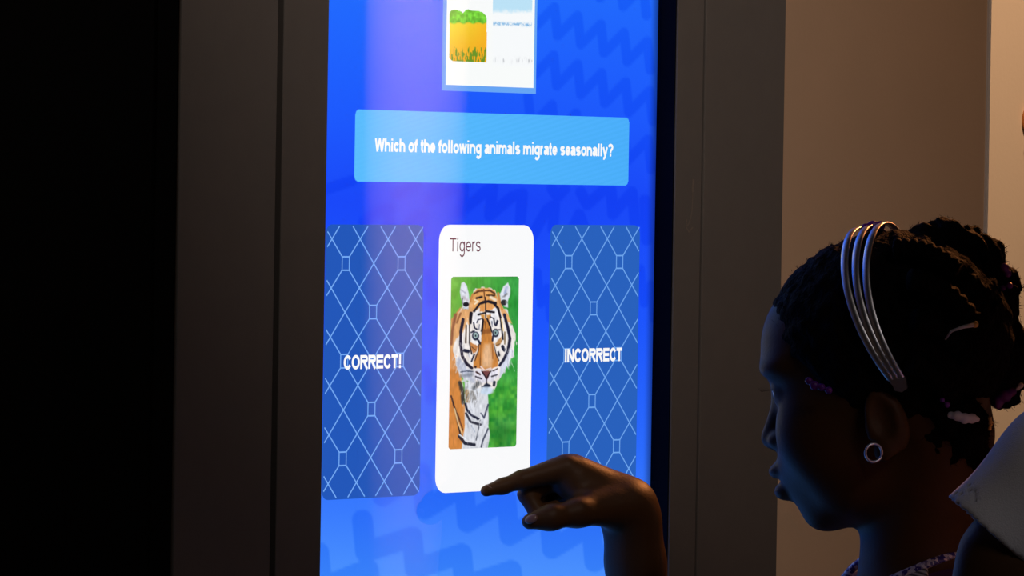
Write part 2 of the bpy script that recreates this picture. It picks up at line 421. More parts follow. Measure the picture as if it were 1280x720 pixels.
def glyph_strokes(ch, t):
    """centre lines of a plain grotesque letter: (strokes, advance); t is the stroke width in em"""
    XH, CAP, DE = 0.525, 0.72, -0.205
    bold = t > 0.11
    ADV = dict(W=.944, h=.611, i=.278, c=.556, o=.611, f=.333, t=.333, e=.556, l=.278, w=.778, n=.611, g=.611, a=.556,
               m=.889, s=.556, r=.389, y=.556, T=.600, C=.690, O=.745, R=.700, E=.640, N=.700, I=.250) if bold else \
          dict(T=.611, i=.222, g=.556, e=.556, r=.333, s=.5)
    adv = ADV.get(ch, {'?': .611, '!': .333, ' ': .278}.get(ch, .55))
    sb = 0.026 if bold else 0.05
    l = sb + t / 2; r = adv - sb - t / 2 + 0.015; h2 = t / 2
    def arc(cx, cy, rx, ry, a0, a1, n=14):
        return [(cx + rx * math.cos(math.radians(a0 + (a1 - a0) * k / n)), cy + ry * math.sin(math.radians(a0 + (a1 - a0) * k / n))) for k in range(n + 1)]
    mx_ = (l + r) / 2; rx = (r - l) / 2; cy = XH / 2; ry = XH / 2 - h2 + 0.01
    def arch(x0, x1): 
        q = (x1 - x0) / 2; yy = XH - h2 - q * 0.95 + 0.008
        return arc((x0 + x1) / 2, yy, q, q * 0.95, 180, 0) + [(x1, 0)]
    S = []
    if ch in 'oO':
        if ch == 'O': cy = CAP / 2; ry = CAP / 2 - h2 + 0.012
        S.append(arc(mx_, cy, rx, ry, 0, 360, 28))
    elif ch in 'cC':
        if ch == 'C': cy = CAP / 2; ry = CAP / 2 - h2 + 0.012
        S.append(arc(mx_ + 0.012, cy, rx + 0.012, ry, 32, 328, 24))
    elif ch == 'e':
        S.append(arc(mx_, cy, rx, ry, 0, 325, 24)); S.append([(l, cy - 0.01), (r + h2 * 0.9, cy - 0.01)])
    elif ch == 'n': S += [[(l, 0), (l, XH)], arch(l, r)]
    elif ch == 'h': S += [[(l, 0), (l, CAP)], arch(l, r)]
    elif ch == 'm':
        S += [[(l, 0), (l, XH)], arch(l, mx_), arch(mx_, r)]
    elif ch == 'r': S += [[(l, 0), (l, XH)], arc(l + 0.16, XH - 0.17, 0.16, 0.17 - h2 + 0.01, 180, 75)]
    elif ch == 'i': S += [[(adv / 2, 0), (adv / 2, XH)], [(adv / 2, CAP - 0.105), (adv / 2, CAP)]]
    elif ch == 'l': S += [[(adv / 2, 0), (adv / 2, CAP)]]
    elif ch == 'I': S += [[(adv / 2, 0), (adv / 2, CAP)]]
    elif ch == 'f':
        x = 0.155; S += [[(x, 0), (x, CAP - 0.17)] + arc(x + 0.13, CAP - 0.17, 0.13, 0.17 - h2, 180, 80, 8), [(0.015, XH - h2 * 0.8), (0.32, XH - h2 * 0.8)]]
    elif ch == 't':
        x = 0.155; S += [[(x, CAP - 0.04), (x, 0.15)] + arc(x + 0.12, 0.15, 0.12, 0.15 - h2 + 0.01, 180, 280, 8), [(0.015, XH - h2 * 0.8), (0.31, XH - h2 * 0.8)]]
    elif ch == 'g':
        S += [arc(mx_, cy, rx, ry, 0, 360, 28), [(r, XH), (r, -0.05)] + arc(mx_, -0.05, rx, 0.05 - DE - h2, 0, -150, 14)]
    elif ch == 'a':
        S += [arc(mx_, XH - 0.165, rx - 0.005, 0.165 - h2 + 0.01, 168, 0, 14) + [(r, 0.14), (r + 0.03, 0)],
              [(r, XH * 0.58), (mx_, XH * 0.53)] + arc(l + 0.13, 0.155, 0.13, 0.155 - h2 + 0.012, 100, 270, 12) + [(mx_ + 0.06, h2 + 0.03), (r, 0.18)]]
    elif ch == 's':
        q = (XH - t) / 4 + 0.006
        S.append(arc(mx_, XH - h2 + 0.012 - q, rx, q, 25, 235, 12) + arc(mx_, h2 - 0.012 + q, rx, q, 55, -155, 12))
    elif ch == 'w': 
        S += [[(l - .03, XH), (adv * .29, 0)], [(adv * .29, 0), (adv / 2, XH)], [(adv / 2, XH), (adv * .71, 0)], [(adv * .71, 0), (r + .03, XH)]]
    elif ch == 'W':
        S += [[(l - .03, CAP), (adv * .27, 0)], [(adv * .27, 0), (adv / 2, CAP)], [(adv / 2, CAP), (adv * .73, 0)], [(adv * .73, 0), (r + .03, CAP)]]
    elif ch == 'y':
        S += [[(l - .03, XH), (mx_, 0.03)], [(r + .03, XH), (mx_ - 0.03, -0.06), (mx_ - 0.10, DE + h2), (mx_ - 0.2, DE + h2)]]
    elif ch == '?':
        S += [arc(mx_, CAP - 0.2, rx, 0.2 - h2 + 0.01, 170, -30, 16) + [(mx_ + 0.02, 0.32), (mx_, 0.2)], [(mx_, 0.0), (mx_, t)]]
    elif ch == '!': S += [[(adv / 2, 0.2), (adv / 2, CAP)], [(adv / 2, 0), (adv / 2, t * 0.95)]]
    elif ch == 'T': S += [[(adv / 2, 0), (adv / 2, CAP)], [(0.02, CAP - h2), (adv - 0.02, CAP - h2)]]
    elif ch == 'E': S += [[(l, 0), (l, CAP)], [(l, h2), (r + h2, h2)], [(l, CAP / 2 + .01), (r + h2 * 0.6, CAP / 2 + .01)], [(l, CAP - h2), (r + h2, CAP - h2)]]
    elif ch == 'N': S += [[(l, 0), (l, CAP)], [(r, 0), (r, CAP)], [(l, CAP - h2 * .3), (r, h2 * .3)]]
    elif ch == 'R':
        q = (CAP * 0.56 - t) / 2; yy = CAP - h2 - q
        S += [[(l, 0), (l, CAP)], [(l, CAP - h2), (r - q, CAP - h2)] + arc(r - q, yy, q, q, 90, -90, 12) + [(l, yy - q)], [(mx_ - 0.02, yy - q), (r + 0.02, 0)]]
    return S, adv

def text_on(name, s, x0, x1, zbase, zcap, y, m, t=0.145, parent=display):
    sc = (zcap - zbase) / 0.72
    V = []; Fc = []; pen = 0.0; polys = []
    for ch in s:
        S, adv = glyph_strokes(ch, t)
        for st_ in S: polys.append([(p[0] + pen, p[1]) for p in st_])
        pen += adv
    lo = min(p[0] for q_ in polys for p in q_) - t / 2; hi = max(p[0] for q_ in polys for p in q_) + t / 2
    kx = (x1 - x0) / (hi - lo)
    for q_ in polys:
        pts = [np.array(p) for p in q_]; n = len(pts); k0 = len(V)
        closed = np.linalg.norm(pts[0] - pts[-1]) < 1e-6
        for i, p in enumerate(pts):
            a = pts[i - 1] if i else (pts[-2] if closed else p); b = pts[i + 1] if i < n - 1 else (pts[1] if closed else p)
            d = b - a; d = d / (np.linalg.norm(d) + 1e-12); nn = np.array([-d[1], d[0]]) * t / 2
            for sgn in (1, -1):
                w = p + nn * sgn
                V.append((x0 + (w[0] - lo) * kx - OFF[0], y - OFF[1], zbase + w[1] * sc))
        for i in range(n - 1):
            a = k0 + 2 * i; Fc.append((a, a + 2, a + 3, a + 1))
    return mesh(name, V, Fc, m, parent)
M_white = glow('display_white', (252, 252, 252))
yt = L1(3)
def zmean(ps, y): return float(np.mean([on_plane(*p, y)[2] for p in ps]))
q = text_on('question_text', 'Which of the following animals migrate seasonally?', on_plane(468.5, 185, yt)[0], on_plane(766.5, 190, yt)[0],
        zmean(((472, 189.3), (760, 195.5)), yt), zmean(((472, 172.3), (760, 180.2)), yt), yt, M_white, 0.168)
tag(q, 'white question lettering')

# answer cards with lattice pattern
M_card = None
def lattice_card(name, l, r, tops, bots, rgb, line_rgb, text, tx, tzb, tzc):
    y = L1(1)
    x0, x1, z0, z1 = rect_from(l, r, tops, bots, y)
    pts = rrect(x0, x1, z0, z1, 0.0075, 0.008)
    c = plate(name, pts, y, glow('card_blue_' + text.strip('!').lower(), rgb))
    tag(c, 'dark blue answer card with lattice lines')
    W_, H_ = x1 - x0, z1 - z0
    lw = 0.0011
    yl = L1(2)
    V = []; Fc = []
    def add(a, b, w=lw):
        v, f = ribbon('', [(x0 + a[0] * W_, z1 - a[1] * H_), (x0 + b[0] * W_, z1 - b[1] * H_)], w, yl, None, None, OFF, 0.00005)
        k = len(V); V.extend(v); Fc.extend([tuple(i + k for i in ff) for ff in f])
    du, dv = 0.285, 0.0888
    uA, vA = 0.200, 0.142
    hu, hv = 0.036, 0.0245
    def is_sq(row, n):      # lattice nodes that carry a small square
        return row % 2 == 0 and ((row // 2) % 2 == n % 2)
    def clip(a, b):
        (ax, ay), (bx_, by) = a, b
        t0, t1 = 0.0, 1.0
        m_ = 0.012
        for p_, q_ in ((-(bx_ - ax), ax - m_), (bx_ - ax, 1 - m_ - ax), (-(by - ay), ay - 0.006), (by - ay, 1 - 0.006 - ay)):
            if abs(p_) < 1e-12:
                if q_ < 0: return None
            else:
                t = q_ / p_
                if p_ < 0: t0 = max(t0, t)
                else: t1 = min(t1, t)
        if t0 >= t1: return None
        return (ax + (bx_ - ax) * t0, ay + (by - ay) * t0), (ax + (bx_ - ax) * t1, ay + (by - ay) * t1)
    for row in range(-3, 12):
        off = 0.0 if row % 2 == 0 else -0.5
        for n in range(-2, 6):
            u = uA + (n + off) * du; v = vA + row * dv
            if is_sq(row, n) and 0 < u < 1 and 0 < v < 1:
                cs = [(u - hu, v - hv), (u + hu, v - hv), (u + hu, v + hv), (u - hu, v + hv)]
                for i in range(4):
                    e = clip(cs[i], cs[(i + 1) % 4])
                    if e: add(*e)
            # down-right and down-left edges to the next row
            for sgn in (1, -1):
                if row % 2 == 0: n2 = n + 1 if sgn == 1 else n
                else: n2 = n if sgn == 1 else n - 1
                u2 = u + sgn * du / 2; v2 = v + dv
                a = (u, v); b = (u2, v2)
                if is_sq(row, n): a = (u + sgn * hu, v + hv)
                if is_sq(row + 1, n2): b = (u2 - sgn * hu, v2 - hv)
                e = clip(a, b)
                if e: add(*e)
    ln = mesh('lattice_lines', V, Fc, glow('lattice_' + text.strip('!').lower(), line_rgb), display)
    t_ = text_on('answer_text', text, on_plane(tx[0], tzb[0][1], yt)[0], on_plane(tx[1], tzb[1][1], yt)[0],
                 zmean(tzb, yt), zmean(tzc, yt), yt, M_white, 0.168)
    return c
lattice_card('answer_card', (404.8, 452), (527.0, 452), ((415, 280.6), (520, 281.0)), ((415, 624.4), (520, 619.6)),
             (36, 88, 186), (118, 172, 246), 'CORRECT!', (429.5, 501), ((433, 461.8), (495, 460.3)), ((433, 444.2), (495, 442.8)))
lattice_card('answer_card', (685.6, 450), (797.2, 450), ((695, 281.0), (790, 281.4)), ((597, 614.4), (415, 624.4)),
             (42, 98, 190), (112, 168, 240), 'INCORRECT', (706, 778.5), ((709, 453.0), (775, 451.2)), ((709, 436.2), (775, 434.4)))
# tiger card
yc = L1(1)
tc_ = rect_from((546.6, 450), (664.6, 450), ((570, 280.8), (650, 281.6)), ((552, 616.4), (597, 614.2)), yc)
tig_card = plate('tiger_card', rrect(*tc_, 0.0125, 0.0135), yc, glow('card_white', (252, 252, 253)))
tag(tig_card, 'white answer card with a tiger picture')
text_on('tiger_caption', 'Tigers', on_plane(561.5, 306, yt)[0], on_plane(600.8, 306, yt)[0],
        zmean(((565, 314.2), (598, 314.2)), yt), zmean(((565, 297.4), (598, 297.4)), yt), yt, glow('caption_maroon', (112, 62, 78)), 0.085)

def paint_tiger(px, py, X, Z):
    cx = (px - 556) * 12; cy = (py - 340) * 12
    # follow the slight lean of the card
    cx = cx + (py - 345) * 0.0
    n1 = vnoise(cx, cy, 60, 1); n2 = vnoise(cx, cy, 160, 2); n3 = vnoise(cx, cy * 0.35, 22, 3)
    t = np.clip(cx / 1100, 0, 1)[..., None]
    img = np.array([118, 182, 66]) * (1 - t) + np.array([48, 152, 62]) * t
    low = sstep(1400, 1900, cy)[..., None] * sstep(500, 700, cx)[..., None]
    g2 = np.array([92, 184, 60]) * n1[..., None] + np.array([34, 128, 46]) * (1 - n1[..., None])
    img = img * (1 - low) + g2 * low
    dk = np.exp(-(((cx - 860) / 190) ** 2 + ((cy - 2380) / 210) ** 2))[..., None] * (0.3 + 0.7 * n1[..., None])
    img = img * (1 - 0.6 * dk) + np.array([20, 84, 46]) * 0.6 * dk
    img = img + (n2[..., None] - 0.5) * 26
    def blend(mask, c):
        nonlocal img
        img = img * (1 - mask[..., None]) + np.array(c, float) * mask[..., None]
    def fill(pts, c, soft=9, wob=10):
        sd = poly_sd(cx, cy, pts) + (n3 - 0.5) * wob
        blend(1 - sstep(-soft, soft, sd), c)
    def line(pts, w, c, soft=7, a=1.0, wob=5):
        d = seg_d(cx, cy, pts) + (n3 - 0.5) * wob
        blend((1 - sstep(w / 2 - soft, w / 2 + soft, d)) * a, c)
    def ell_(x, y, rx, ry, c, soft=0.16):
        d = np.hypot((cx - x) / rx, (cy - y) / ry)
        blend(1 - sstep(1 - soft, 1 + soft, d), c)
    K = (30, 26, 36); NV = (34, 36, 58); OR = (212, 140, 70); LO = (228, 172, 112); W = (238, 236, 240)
    # body and chest
    fill([(92, 720), (240, 520), (230, 1100), (260, 1700), (330, 2200), (260, 2660), (30, 2660), (70, 1500)], (214, 146, 88))
    fill([(60, 1440), (200, 1480), (250, 1900), (300, 2300), (250, 2660), (40, 2660)], (206, 130, 62))
    fill([(300, 1640), (640, 1660), (655, 1950), (655, 2300), (680, 2440), (640, 2660), (250, 2660), (300, 2300), (300, 1950)], (212, 214, 222))
    # head
    fill([(240, 560), (330, 500), (430, 280), (600, 228), (760, 290), (850, 480), (960, 640), (1040, 860), (1062, 1080), (1030, 1270),
          (900, 1470), (780, 1640), (740, 1760), (640, 1850), (540, 1790), (420, 1680), (250, 1580), (180, 1400), (120, 1140), (140, 820)], (236, 228, 224), wob=60)
    # cool shade of the ruffs
    fill([(180, 1250), (330, 1400), (420, 1520), (460, 1680), (300, 1620), (200, 1440)], (188, 192, 210), 30, 60)
    fill([(840, 1400), (980, 1150), (1030, 1180), (960, 1400), (830, 1560)], (214, 218, 236), 30, 50)
    # orange fur
    fill([(385, 420), (430, 310), (500, 245), (640, 238), (750, 285), (800, 400), (850, 520), (700, 570), (500, 570), (380, 600)], (224, 160, 92), 12)
    fill([(95, 780), (270, 540), (430, 450), (400, 640), (330, 760), (280, 900), (170, 1000), (100, 1180)], (226, 168, 112), 16)
    fill([(775, 400), (880, 540), (960, 650), (1015, 780), (930, 740), (850, 640)], (226, 168, 110), 12)
    line([(300, 560), (360, 480), (420, 330)], 30, (196, 130, 70)); line([(800, 320), (830, 450), (860, 560)], 34, (206, 140, 80))
    line([(160, 640), (110, 900), (95, 1080)], 44, (146, 92, 62), 14); line([(240, 620), (180, 760)], 26, (150, 96, 60), 12)
    # ears
    fill([(226, 300), (248, 165), (288, 145), (330, 200), (362, 330), (372, 430), (352, 530), (288, 560), (252, 430)], (222, 224, 234))
    line([(250, 270), (300, 310)], 22, (150, 150, 170), 12, 0.7); line([(280, 380), (330, 420)], 40, (205, 196, 205), 14)
    ell_(318, 485, 44, 36, K); line([(285, 540), (345, 545)], 24, (196, 206, 216)); line([(262, 400), (262, 470)], 14, K)
    fill([(826, 330), (880, 215), (948, 158), (982, 240), (978, 340), (945, 440), (945, 530), (890, 520), (846, 460)], (220, 224, 236))
    line([(930, 230), (900, 320)], 34, (150, 164, 206), 18, 0.7); line([(880, 370), (930, 330)], 26, (110, 110, 116), 12, 0.8)
    ell_(888, 458, 50, 44, (46, 46, 50)); line([(920, 440), (925, 520)], 16, (210, 216, 216))
    # forehead
    line([(440, 325), (500, 290), (570, 285)], 26, (96, 56, 34)); line([(600, 280), (680, 280), (750, 325)], 24, (90, 54, 36))
    line([(476, 392), (556, 372)], 30, K); line([(630, 348), (744, 352)], 26, (70, 46, 30)); line([(450, 420), (500, 440), (450, 480)], 22, (244, 226, 196))
    line([(690, 380), (760, 420)], 40, (246, 226, 200), 12); line([(585, 260), (600, 420)], 16, (120, 70, 40))
    fill([(425, 640), (520, 540), (570, 600), (555, 700), (480, 780), (415, 780)], W); fill([(680, 570), (770, 520), (806, 640), (800, 760), (720, 800), (660, 700)], W)
    line([(600, 440), (520, 480), (440, 590)], 34, K); line([(560, 460), (650, 440), (760, 470)], 44, K); line([(730, 470), (800, 545), (838, 690)], 34, K)
    fill([(535, 520), (598, 500), (598, 600), (528, 590)], (224, 152, 84)); fill([(620, 488), (700, 500), (730, 560), (630, 585)], (230, 158, 92))
    line([(610, 380), (612, 720)], 18, K); line([(505, 640), (600, 612)], 30, K); line([(632, 590), (735, 602)], 34, K)
    fill([(540, 640), (600, 630), (600, 700), (545, 700)], (206, 144, 72)); fill([(625, 640), (690, 640), (690, 700), (630, 700)], (212, 150, 80))
    # bridge of the nose
    fill([(572, 700), (655, 690), (702, 860), (722, 1000), (744, 1180), (805, 1320), (796, 1420), (700, 1452), (620, 1490), (540, 1452), (425, 1430),
          (430, 1330), (500, 1180), (540, 1000), (562, 850)], (200, 128, 60))
    fill([(600, 1080), (680, 1080), (720, 1300), (700, 1430), (560, 1430), (560, 1240)], (226, 178, 134), 40, 20)
    fill([(560, 860), (690, 850), (690, 920), (560, 930)], (150, 90, 44), 20)
    line([(545, 1000), (535, 1260), (530, 1440)], 14, (140, 84, 40)); line([(715, 1080), (720, 1300)], 14, (166, 100, 50))
    line([(575, 720), (560, 860), (545, 930)], 30, K); line([(632, 700), (690, 830), (706, 900)], 22, K); line([(600, 740), (610, 840)], 14, (110, 66, 36))
    # eyes
    fill([(392, 910), (450, 872), (545, 900), (548, 1040), (490, 1090), (415, 1040)], W); fill([(700, 950), (716, 880), (836, 860), (826, 970), (742, 1050)], W)
    ell_(462, 960, 54, 66, NV); ell_(462, 952, 34, 44, (158, 182, 182)); ell_(462, 955, 13, 18, (36, 44, 50))
    ell_(762, 915, 50, 64, NV); ell_(762, 908, 32, 42, (140, 168, 170)); ell_(760, 910, 12, 17, (36, 44, 50))
    line([(490, 1000), (530, 1075)], 28, NV); line([(396, 905), (440, 886)], 24, NV); line([(722, 960), (716, 1030)], 26, NV); line([(780, 868), (826, 866)], 22, NV)
    line([(510, 1090), (505, 1180), (450, 1330)], 16, (70, 46, 36)); line([(735, 1080), (770, 1230), (810, 1330)], 16, (70, 46, 36))
    # brows
    line([(480, 760), (500, 715), (560, 700)], 20, NV); line([(432, 760), (450, 840), (480, 860)], 24, NV); line([(520, 790), (512, 860)], 14, (90, 96, 120))
    line([(680, 668), (735, 700), (748, 790)], 18, NV); line([(792, 735), (768, 800)], 34, NV); line([(706, 740), (712, 820)], 12, (100, 106, 130))
    # cheek stripes
    line([(395, 620), (380, 760)], 50, K); line([(275, 710), (240, 900), (236, 1100), (262, 1260), (330, 1380), (405, 1440)], 44, (40, 34, 52))
    line([(322, 800), (314, 1060)], 26, (84, 66, 52)); line([(370, 780), (372, 1060), (402, 1230)], 22, (44, 34, 38)); line([(345, 700), (355, 780)], 22, (240, 190, 140))
    line([(298, 1178), (352, 1190)], 52, NV); line([(400, 1340), (440, 1240)], 24, NV); line([(360, 1230), (380, 1300)], 18, (190, 190, 204))
    line([(822, 620), (856, 860), (872, 1010)], 24, K); line([(895, 640), (950, 860), (978, 1000), (950, 1170), (880, 1320), (822, 1400)], 42, (36, 36, 58))
    line([(866, 1118), (890, 1170)], 50, NV); line([(790, 1090), (852, 1030)], 20, (60, 46, 44)); line([(900, 900), (900, 1080)], 20, (130, 106, 70))
    line([(815, 1250), (800, 1200)], 30, (50, 50, 62)); line([(850, 700), (880, 880)], 18, (238, 206, 150))
    fill([(380, 1050), (500, 1110), (480, 1180), (430, 1230), (392, 1150)], (196, 128, 72)); fill([(755, 1080), (850, 960), (852, 1060), (795, 1130)], (186, 136, 84))
    line([(400, 1120), (460, 1170)], 12, (90, 60, 44)); line([(770, 1100), (830, 1080)], 12, (90, 66, 50))
    # muzzle
    fill([(428, 1490), (540, 1450), (620, 1610), (700, 1460), (805, 1436), (795, 1560), (720, 1650), (640, 1640), (560, 1670), (470, 1620)], (226, 222, 234))
    line([(470, 1500), (528, 1535)], 24, (66, 40, 40)); line([(465, 1568), (548, 1600)], 22, (46, 42, 56)); line([(725, 1482), (792, 1450)], 22, (60, 46, 50)); line([(700, 1568), (785, 1540)], 20, (50, 48, 60))
    ell_(460, 1425, 18, 20, (60, 34, 28)); line([(540, 1420), (600, 1475), (690, 1445)], 22, (236, 210, 206))
    fill([(552, 1486), (695, 1482), (640, 1606), (618, 1606)], (116, 66, 66)); line([(556, 1490), (625, 1600), (690, 1488)], 18, (38, 26, 34)); line([(628, 1600), (628, 1670)], 14, (60, 50, 64))
    fill([(545, 1725), (625, 1665), (712, 1712), (630, 1738)], (36, 42, 62)); line([(745, 1650), (735, 1700)], 40, (40, 46, 60))
    ell_(622, 1780, 108, 58, (196, 212, 232), 0.35); line([(540, 1740), (520, 1800)], 26, (226, 230, 236), 12)
    # left ruff and throat
    line([(240, 1500), (330, 1485), (420, 1492)], 16, (52, 60, 84)); line([(250, 1560), (400, 1540)], 50, (120, 126, 138), 24, 0.7)
    line([(430, 1740), (510, 1670)], 60, (66, 70, 76), 24, 0.8); line([(260, 1640), (340, 1600)], 30, (220, 226, 228), 16, 0.8); line([(330, 1700), (400, 1640)], 20, (214, 218, 222), 12, 0.7)
    line([(225, 1660), (265, 1800), (275, 1960)], 54, (62, 56, 52), 16); line([(330, 1790), (345, 1930)], 60, (158, 126, 84), 20, 0.9); line([(410, 1800), (450, 1900)], 50, (112, 106, 100), 20, 0.7)
    # chest and flank stripes
    line([(310, 1980), (330, 2060), (390, 2140), (520, 2215)], 36, NV); line([(318, 2120), (390, 2250), (535, 2290)], 34, (52, 52, 66)); line([(545, 2120), (590, 2190), (650, 1990)], 26, (66, 70, 92))
    line([(520, 2290), (500, 2380), (470, 2520)], 18, (84, 88, 100)); line([(648, 2350), (570, 2530), (545, 2620)], 26, (70, 74, 92)); line([(400, 2300), (450, 2400)], 14, (150, 160, 180))
    line([(220, 2460), (300, 2570), (440, 2590)], 46, (36, 38, 54)); line([(500, 2240), (560, 2180)], 14, (230, 232, 238)); line([(535, 2000), (545, 2090)], 20, (226, 228, 232), 12)
    line([(95, 1860), (170, 2120), (230, 2420), (270, 2540)], 26, (60, 40, 38)); line([(190, 2120), (270, 2370)], 18, (92, 56, 44)); line([(145, 2050), (200, 2260), (260, 2420)], 20, (226, 190, 140))
    line([(110, 2300), (150, 2560)], 30, (220, 138, 72), 14, 0.7); line([(220, 2440), (330, 2520)], 20, (226, 230, 238))
    fr_ = np.random.default_rng(21)
    for k in range(70):
        x = fr_.uniform(260, 560); y = fr_.uniform(1560, 1960); ln = fr_.uniform(40, 90); v_ = fr_.uniform(0, 1)
        line([(x, y), (x + fr_.uniform(-25, 10), y + ln)], 9, (230, 230, 234) if v_ > 0.45 else (96, 92, 92), 5, 0.55)
    for k in range(60):
        x = fr_.uniform(130, 300) if k % 2 else fr_.uniform(880, 1030); y = fr_.uniform(1000, 1480); dx = -18 if x < 600 else 18
        line([(x, y), (x + dx, y + fr_.uniform(40, 80))], 8, (248, 246, 248) if k % 3 else (176, 178, 196), 5, 0.5)
    for k in range(50):
        x = fr_.uniform(330, 640); y = fr_.uniform(1950, 2600)
        line([(x, y), (x + fr_.uniform(-14, 14), y + fr_.uniform(50, 100))], 9, (236, 238, 244) if k % 3 else (150, 156, 172), 5, 0.5)
    img = img * (0.93 + 0.14 * n3[..., None]) + 4
    # soft dark rim of the picture
    return img
yp = L1(2)
tp = rect_from((562.3, 453), (647.0, 453), ((570, 345.6), (640, 346.0)), ((566, 560.8), (642, 559.0)), yp)
tiger = painted_shape('tiger_picture', rrect(*tp, 0.0022, 0.0028), yp, paint_tiger, 0.00052)
tag(tiger, 'tiger face picture on green grass')

# framed picture at the top of the display
fr = rect_from((552.5, 105), (670.0, 105), ((553, -95), (670, -92)), ((553, 113.2), (670, 117.2)), yc)
plate('picture_border', [(fr[0], fr[2]), (fr[0], fr[3]), (fr[1], fr[3]), (fr[1], fr[2])][::-1], yc, glow('border_blue', (104, 166, 246)))
fi = rect_from((557.4, 100), (667.0, 100), ((557, -90), (667, -88)), ((558, 106.0), (666, 110.0)), L1(2))
plate('picture_mount', [(fi[0], fi[2]), (fi[0], fi[3]), (fi[1], fi[3]), (fi[1], fi[2])][::-1], L1(2), glow('mount_white', (251, 253, 252)))
def paint_field(px, py, X, Z):
    gx = (px - 540) * 5.76; gy = py * 5.76
    n = vnoise(gx, gy, 14, 5); n2 = vnoise(gx * 1.6, gy * 0.3, 9, 6)
    t = np.clip((gx - 130) / 260, 0, 1)[..., None]; s = np.clip((gy - 170) / 260, 0, 1)[..., None]
    img = (np.array([246, 226, 60]) * (1 - s) + np.array([240, 178, 40]) * s) * (1 - 0.55 * t) + np.array([252, 160, 30]) * 0.55 * t
    hill = 165 + 6 * np.sin(gx * 0.09)
    g = (1 - sstep(-6, 6, gy - hill))[..., None]
    img = img * (1 - g) + (np.array([122, 206, 64]) * (0.85 + 0.3 * n[..., None])) * g
    dkl = np.exp(-((gy - 150) / 16) ** 2)[..., None] * n2[..., None]
    img = img * (1 - 0.4 * dkl) + np.array([60, 150, 40]) * 0.4 * dkl
    blades = (n2 > (0.35 + (440 - gy) / 130 * 0.5)) & (gy > 340)
    img = np.where(blades[..., None], np.array([108, 150, 44]), img)
    return img
def px_outline(pts, y): return [tuple(on_plane(540 + a / 5.76, b / 5.76, y)[[0, 2]]) for a, b in pts]
yf = L1(3)
field = painted_shape('field_picture', px_outline([(124, 420), (126, 95), (134, 76), (160, 68), (200, 74), (222, 92), (244, 70), (264, 64), (288, 76),
      (330, 76), (366, 88), (388, 108), (396, 135), (392, 450), (140, 438)], yf), yf, paint_field, 0.0006)
tag(field, 'orange field picture under green bushes')
def paint_snow(px, py, X, Z):
    gx = (px - 540) * 5.76; gy = py * 5.76
    n = vnoise(gx, gy, 12, 8); n2 = vnoise(gx * 1.4, gy, 8, 9)
    a = (1 - sstep(60, 105, gy + 20 * (n - 0.5)))[..., None]
    img = np.array([250, 252, 253]) * (1 - a) + np.array([190, 228, 248]) * a
    b = (np.exp(-((gy - 168 - 12 * (n2 - 0.5) - (gx - 440) * 0.03) / 11) ** 2) * sstep(0.2, 0.6, n2))[..., None]
    img = img * (1 - b) + np.array([120, 178, 226]) * b
    c = (np.exp(-((gy - 440 + 10 * n) / 18) ** 2) * sstep(0.55, 0.8, vnoise(gx * 1.8, gy * 0.25, 10, 11)))[..., None] * 0.6
    return img * (1 - c) + np.array([170, 172, 178]) * c
snow = painted_shape('snow_picture', px_outline([(438, 470), (438, -400), (722, -390), (722, 480)], yf), yf, paint_snow, 0.0007)
tag(snow, 'pale snowy field picture')

# cover glass over the display: clear behind, reflecting in front
mg = bpy.data.materials.new('cover_glass'); mg.use_nodes = True
nt = mg.node_tree; nt.nodes.clear()
fz = nt.nodes.new('ShaderNodeFresnel'); fz.inputs['IOR'].default_value = 1.5
t1 = nt.nodes.new('ShaderNodeBsdfTransparent'); g1 = nt.nodes.new('ShaderNodeBsdfGlossy'); g1.inputs['Roughness'].default_value = 0.02
mx = nt.nodes.new('ShaderNodeMixShader'); ou = nt.nodes.new('ShaderNodeOutputMaterial')
nt.links.new(fz.outputs[0], mx.inputs[0]); nt.links.new(t1.outputs[0], mx.inputs[1]); nt.links.new(g1.outputs[0], mx.inputs[2]); nt.links.new(mx.outputs[0], ou.inputs[0])
mg2 = bpy.data.materials.new('clear_glass_edge'); mg2.use_nodes = True
nt = mg2.node_tree; nt.nodes.clear()
t2 = nt.nodes.new('ShaderNodeBsdfTransparent'); t2.inputs[0].default_value = (0.99, 0.995, 1, 1)
ou = nt.nodes.new('ShaderNodeOutputMaterial'); nt.links.new(t2.outputs[0], ou.inputs[0])
GY = DY - 0.0035
glass = kb('cover_glass', (BL_ + 0.0014, GY, BZ0 + BW), (BR_ - 0.0014, GY + 0.0012, BZ1 - BW), mg)
glass.data.materials.append(mg2)
for p in glass.data.polygons: p.material_index = 0 if p.normal.y < -0.5 else 1
tag(glass, 'clear cover glass')

# ------------------------------------------------------------------ column, lamps and far wall piece
def hit_x(px, py, x):            # where a view ray meets a plane across X
    d = RW @ np.array([(px - 640) / F_PX, (py - 360) / F_PX, 1.0]); return CAM + d * ((x - CAM[0]) / d[0])
M_col = mat('pale_column_paint', (0.82, 0.74, 0.68), 0.7, noise=0.05, nscale=6)
col_o = empty('added_column', (ADDED_COLUMN[0], ADDED_COLUMN[1], 0))  # added out of view for its reflection in the display
tag(col_o, 'unseen slim pale round column, added to be mirrored in the kiosk glass', 'column')
lathe('shaft', [(0.058, 0.12), (0.058, CEIL - 0.1)], M_col, col_o, 32)
lathe('base', [(0.085, 0.0), (0.085, 0.1), (0.066, 0.125)], M_col, col_o, 32)
lathe('capital', [(0.066, CEIL - 0.12), (0.085, CEIL - 0.09), (0.085, CEIL - 0.001)], M_col, col_o, 32)

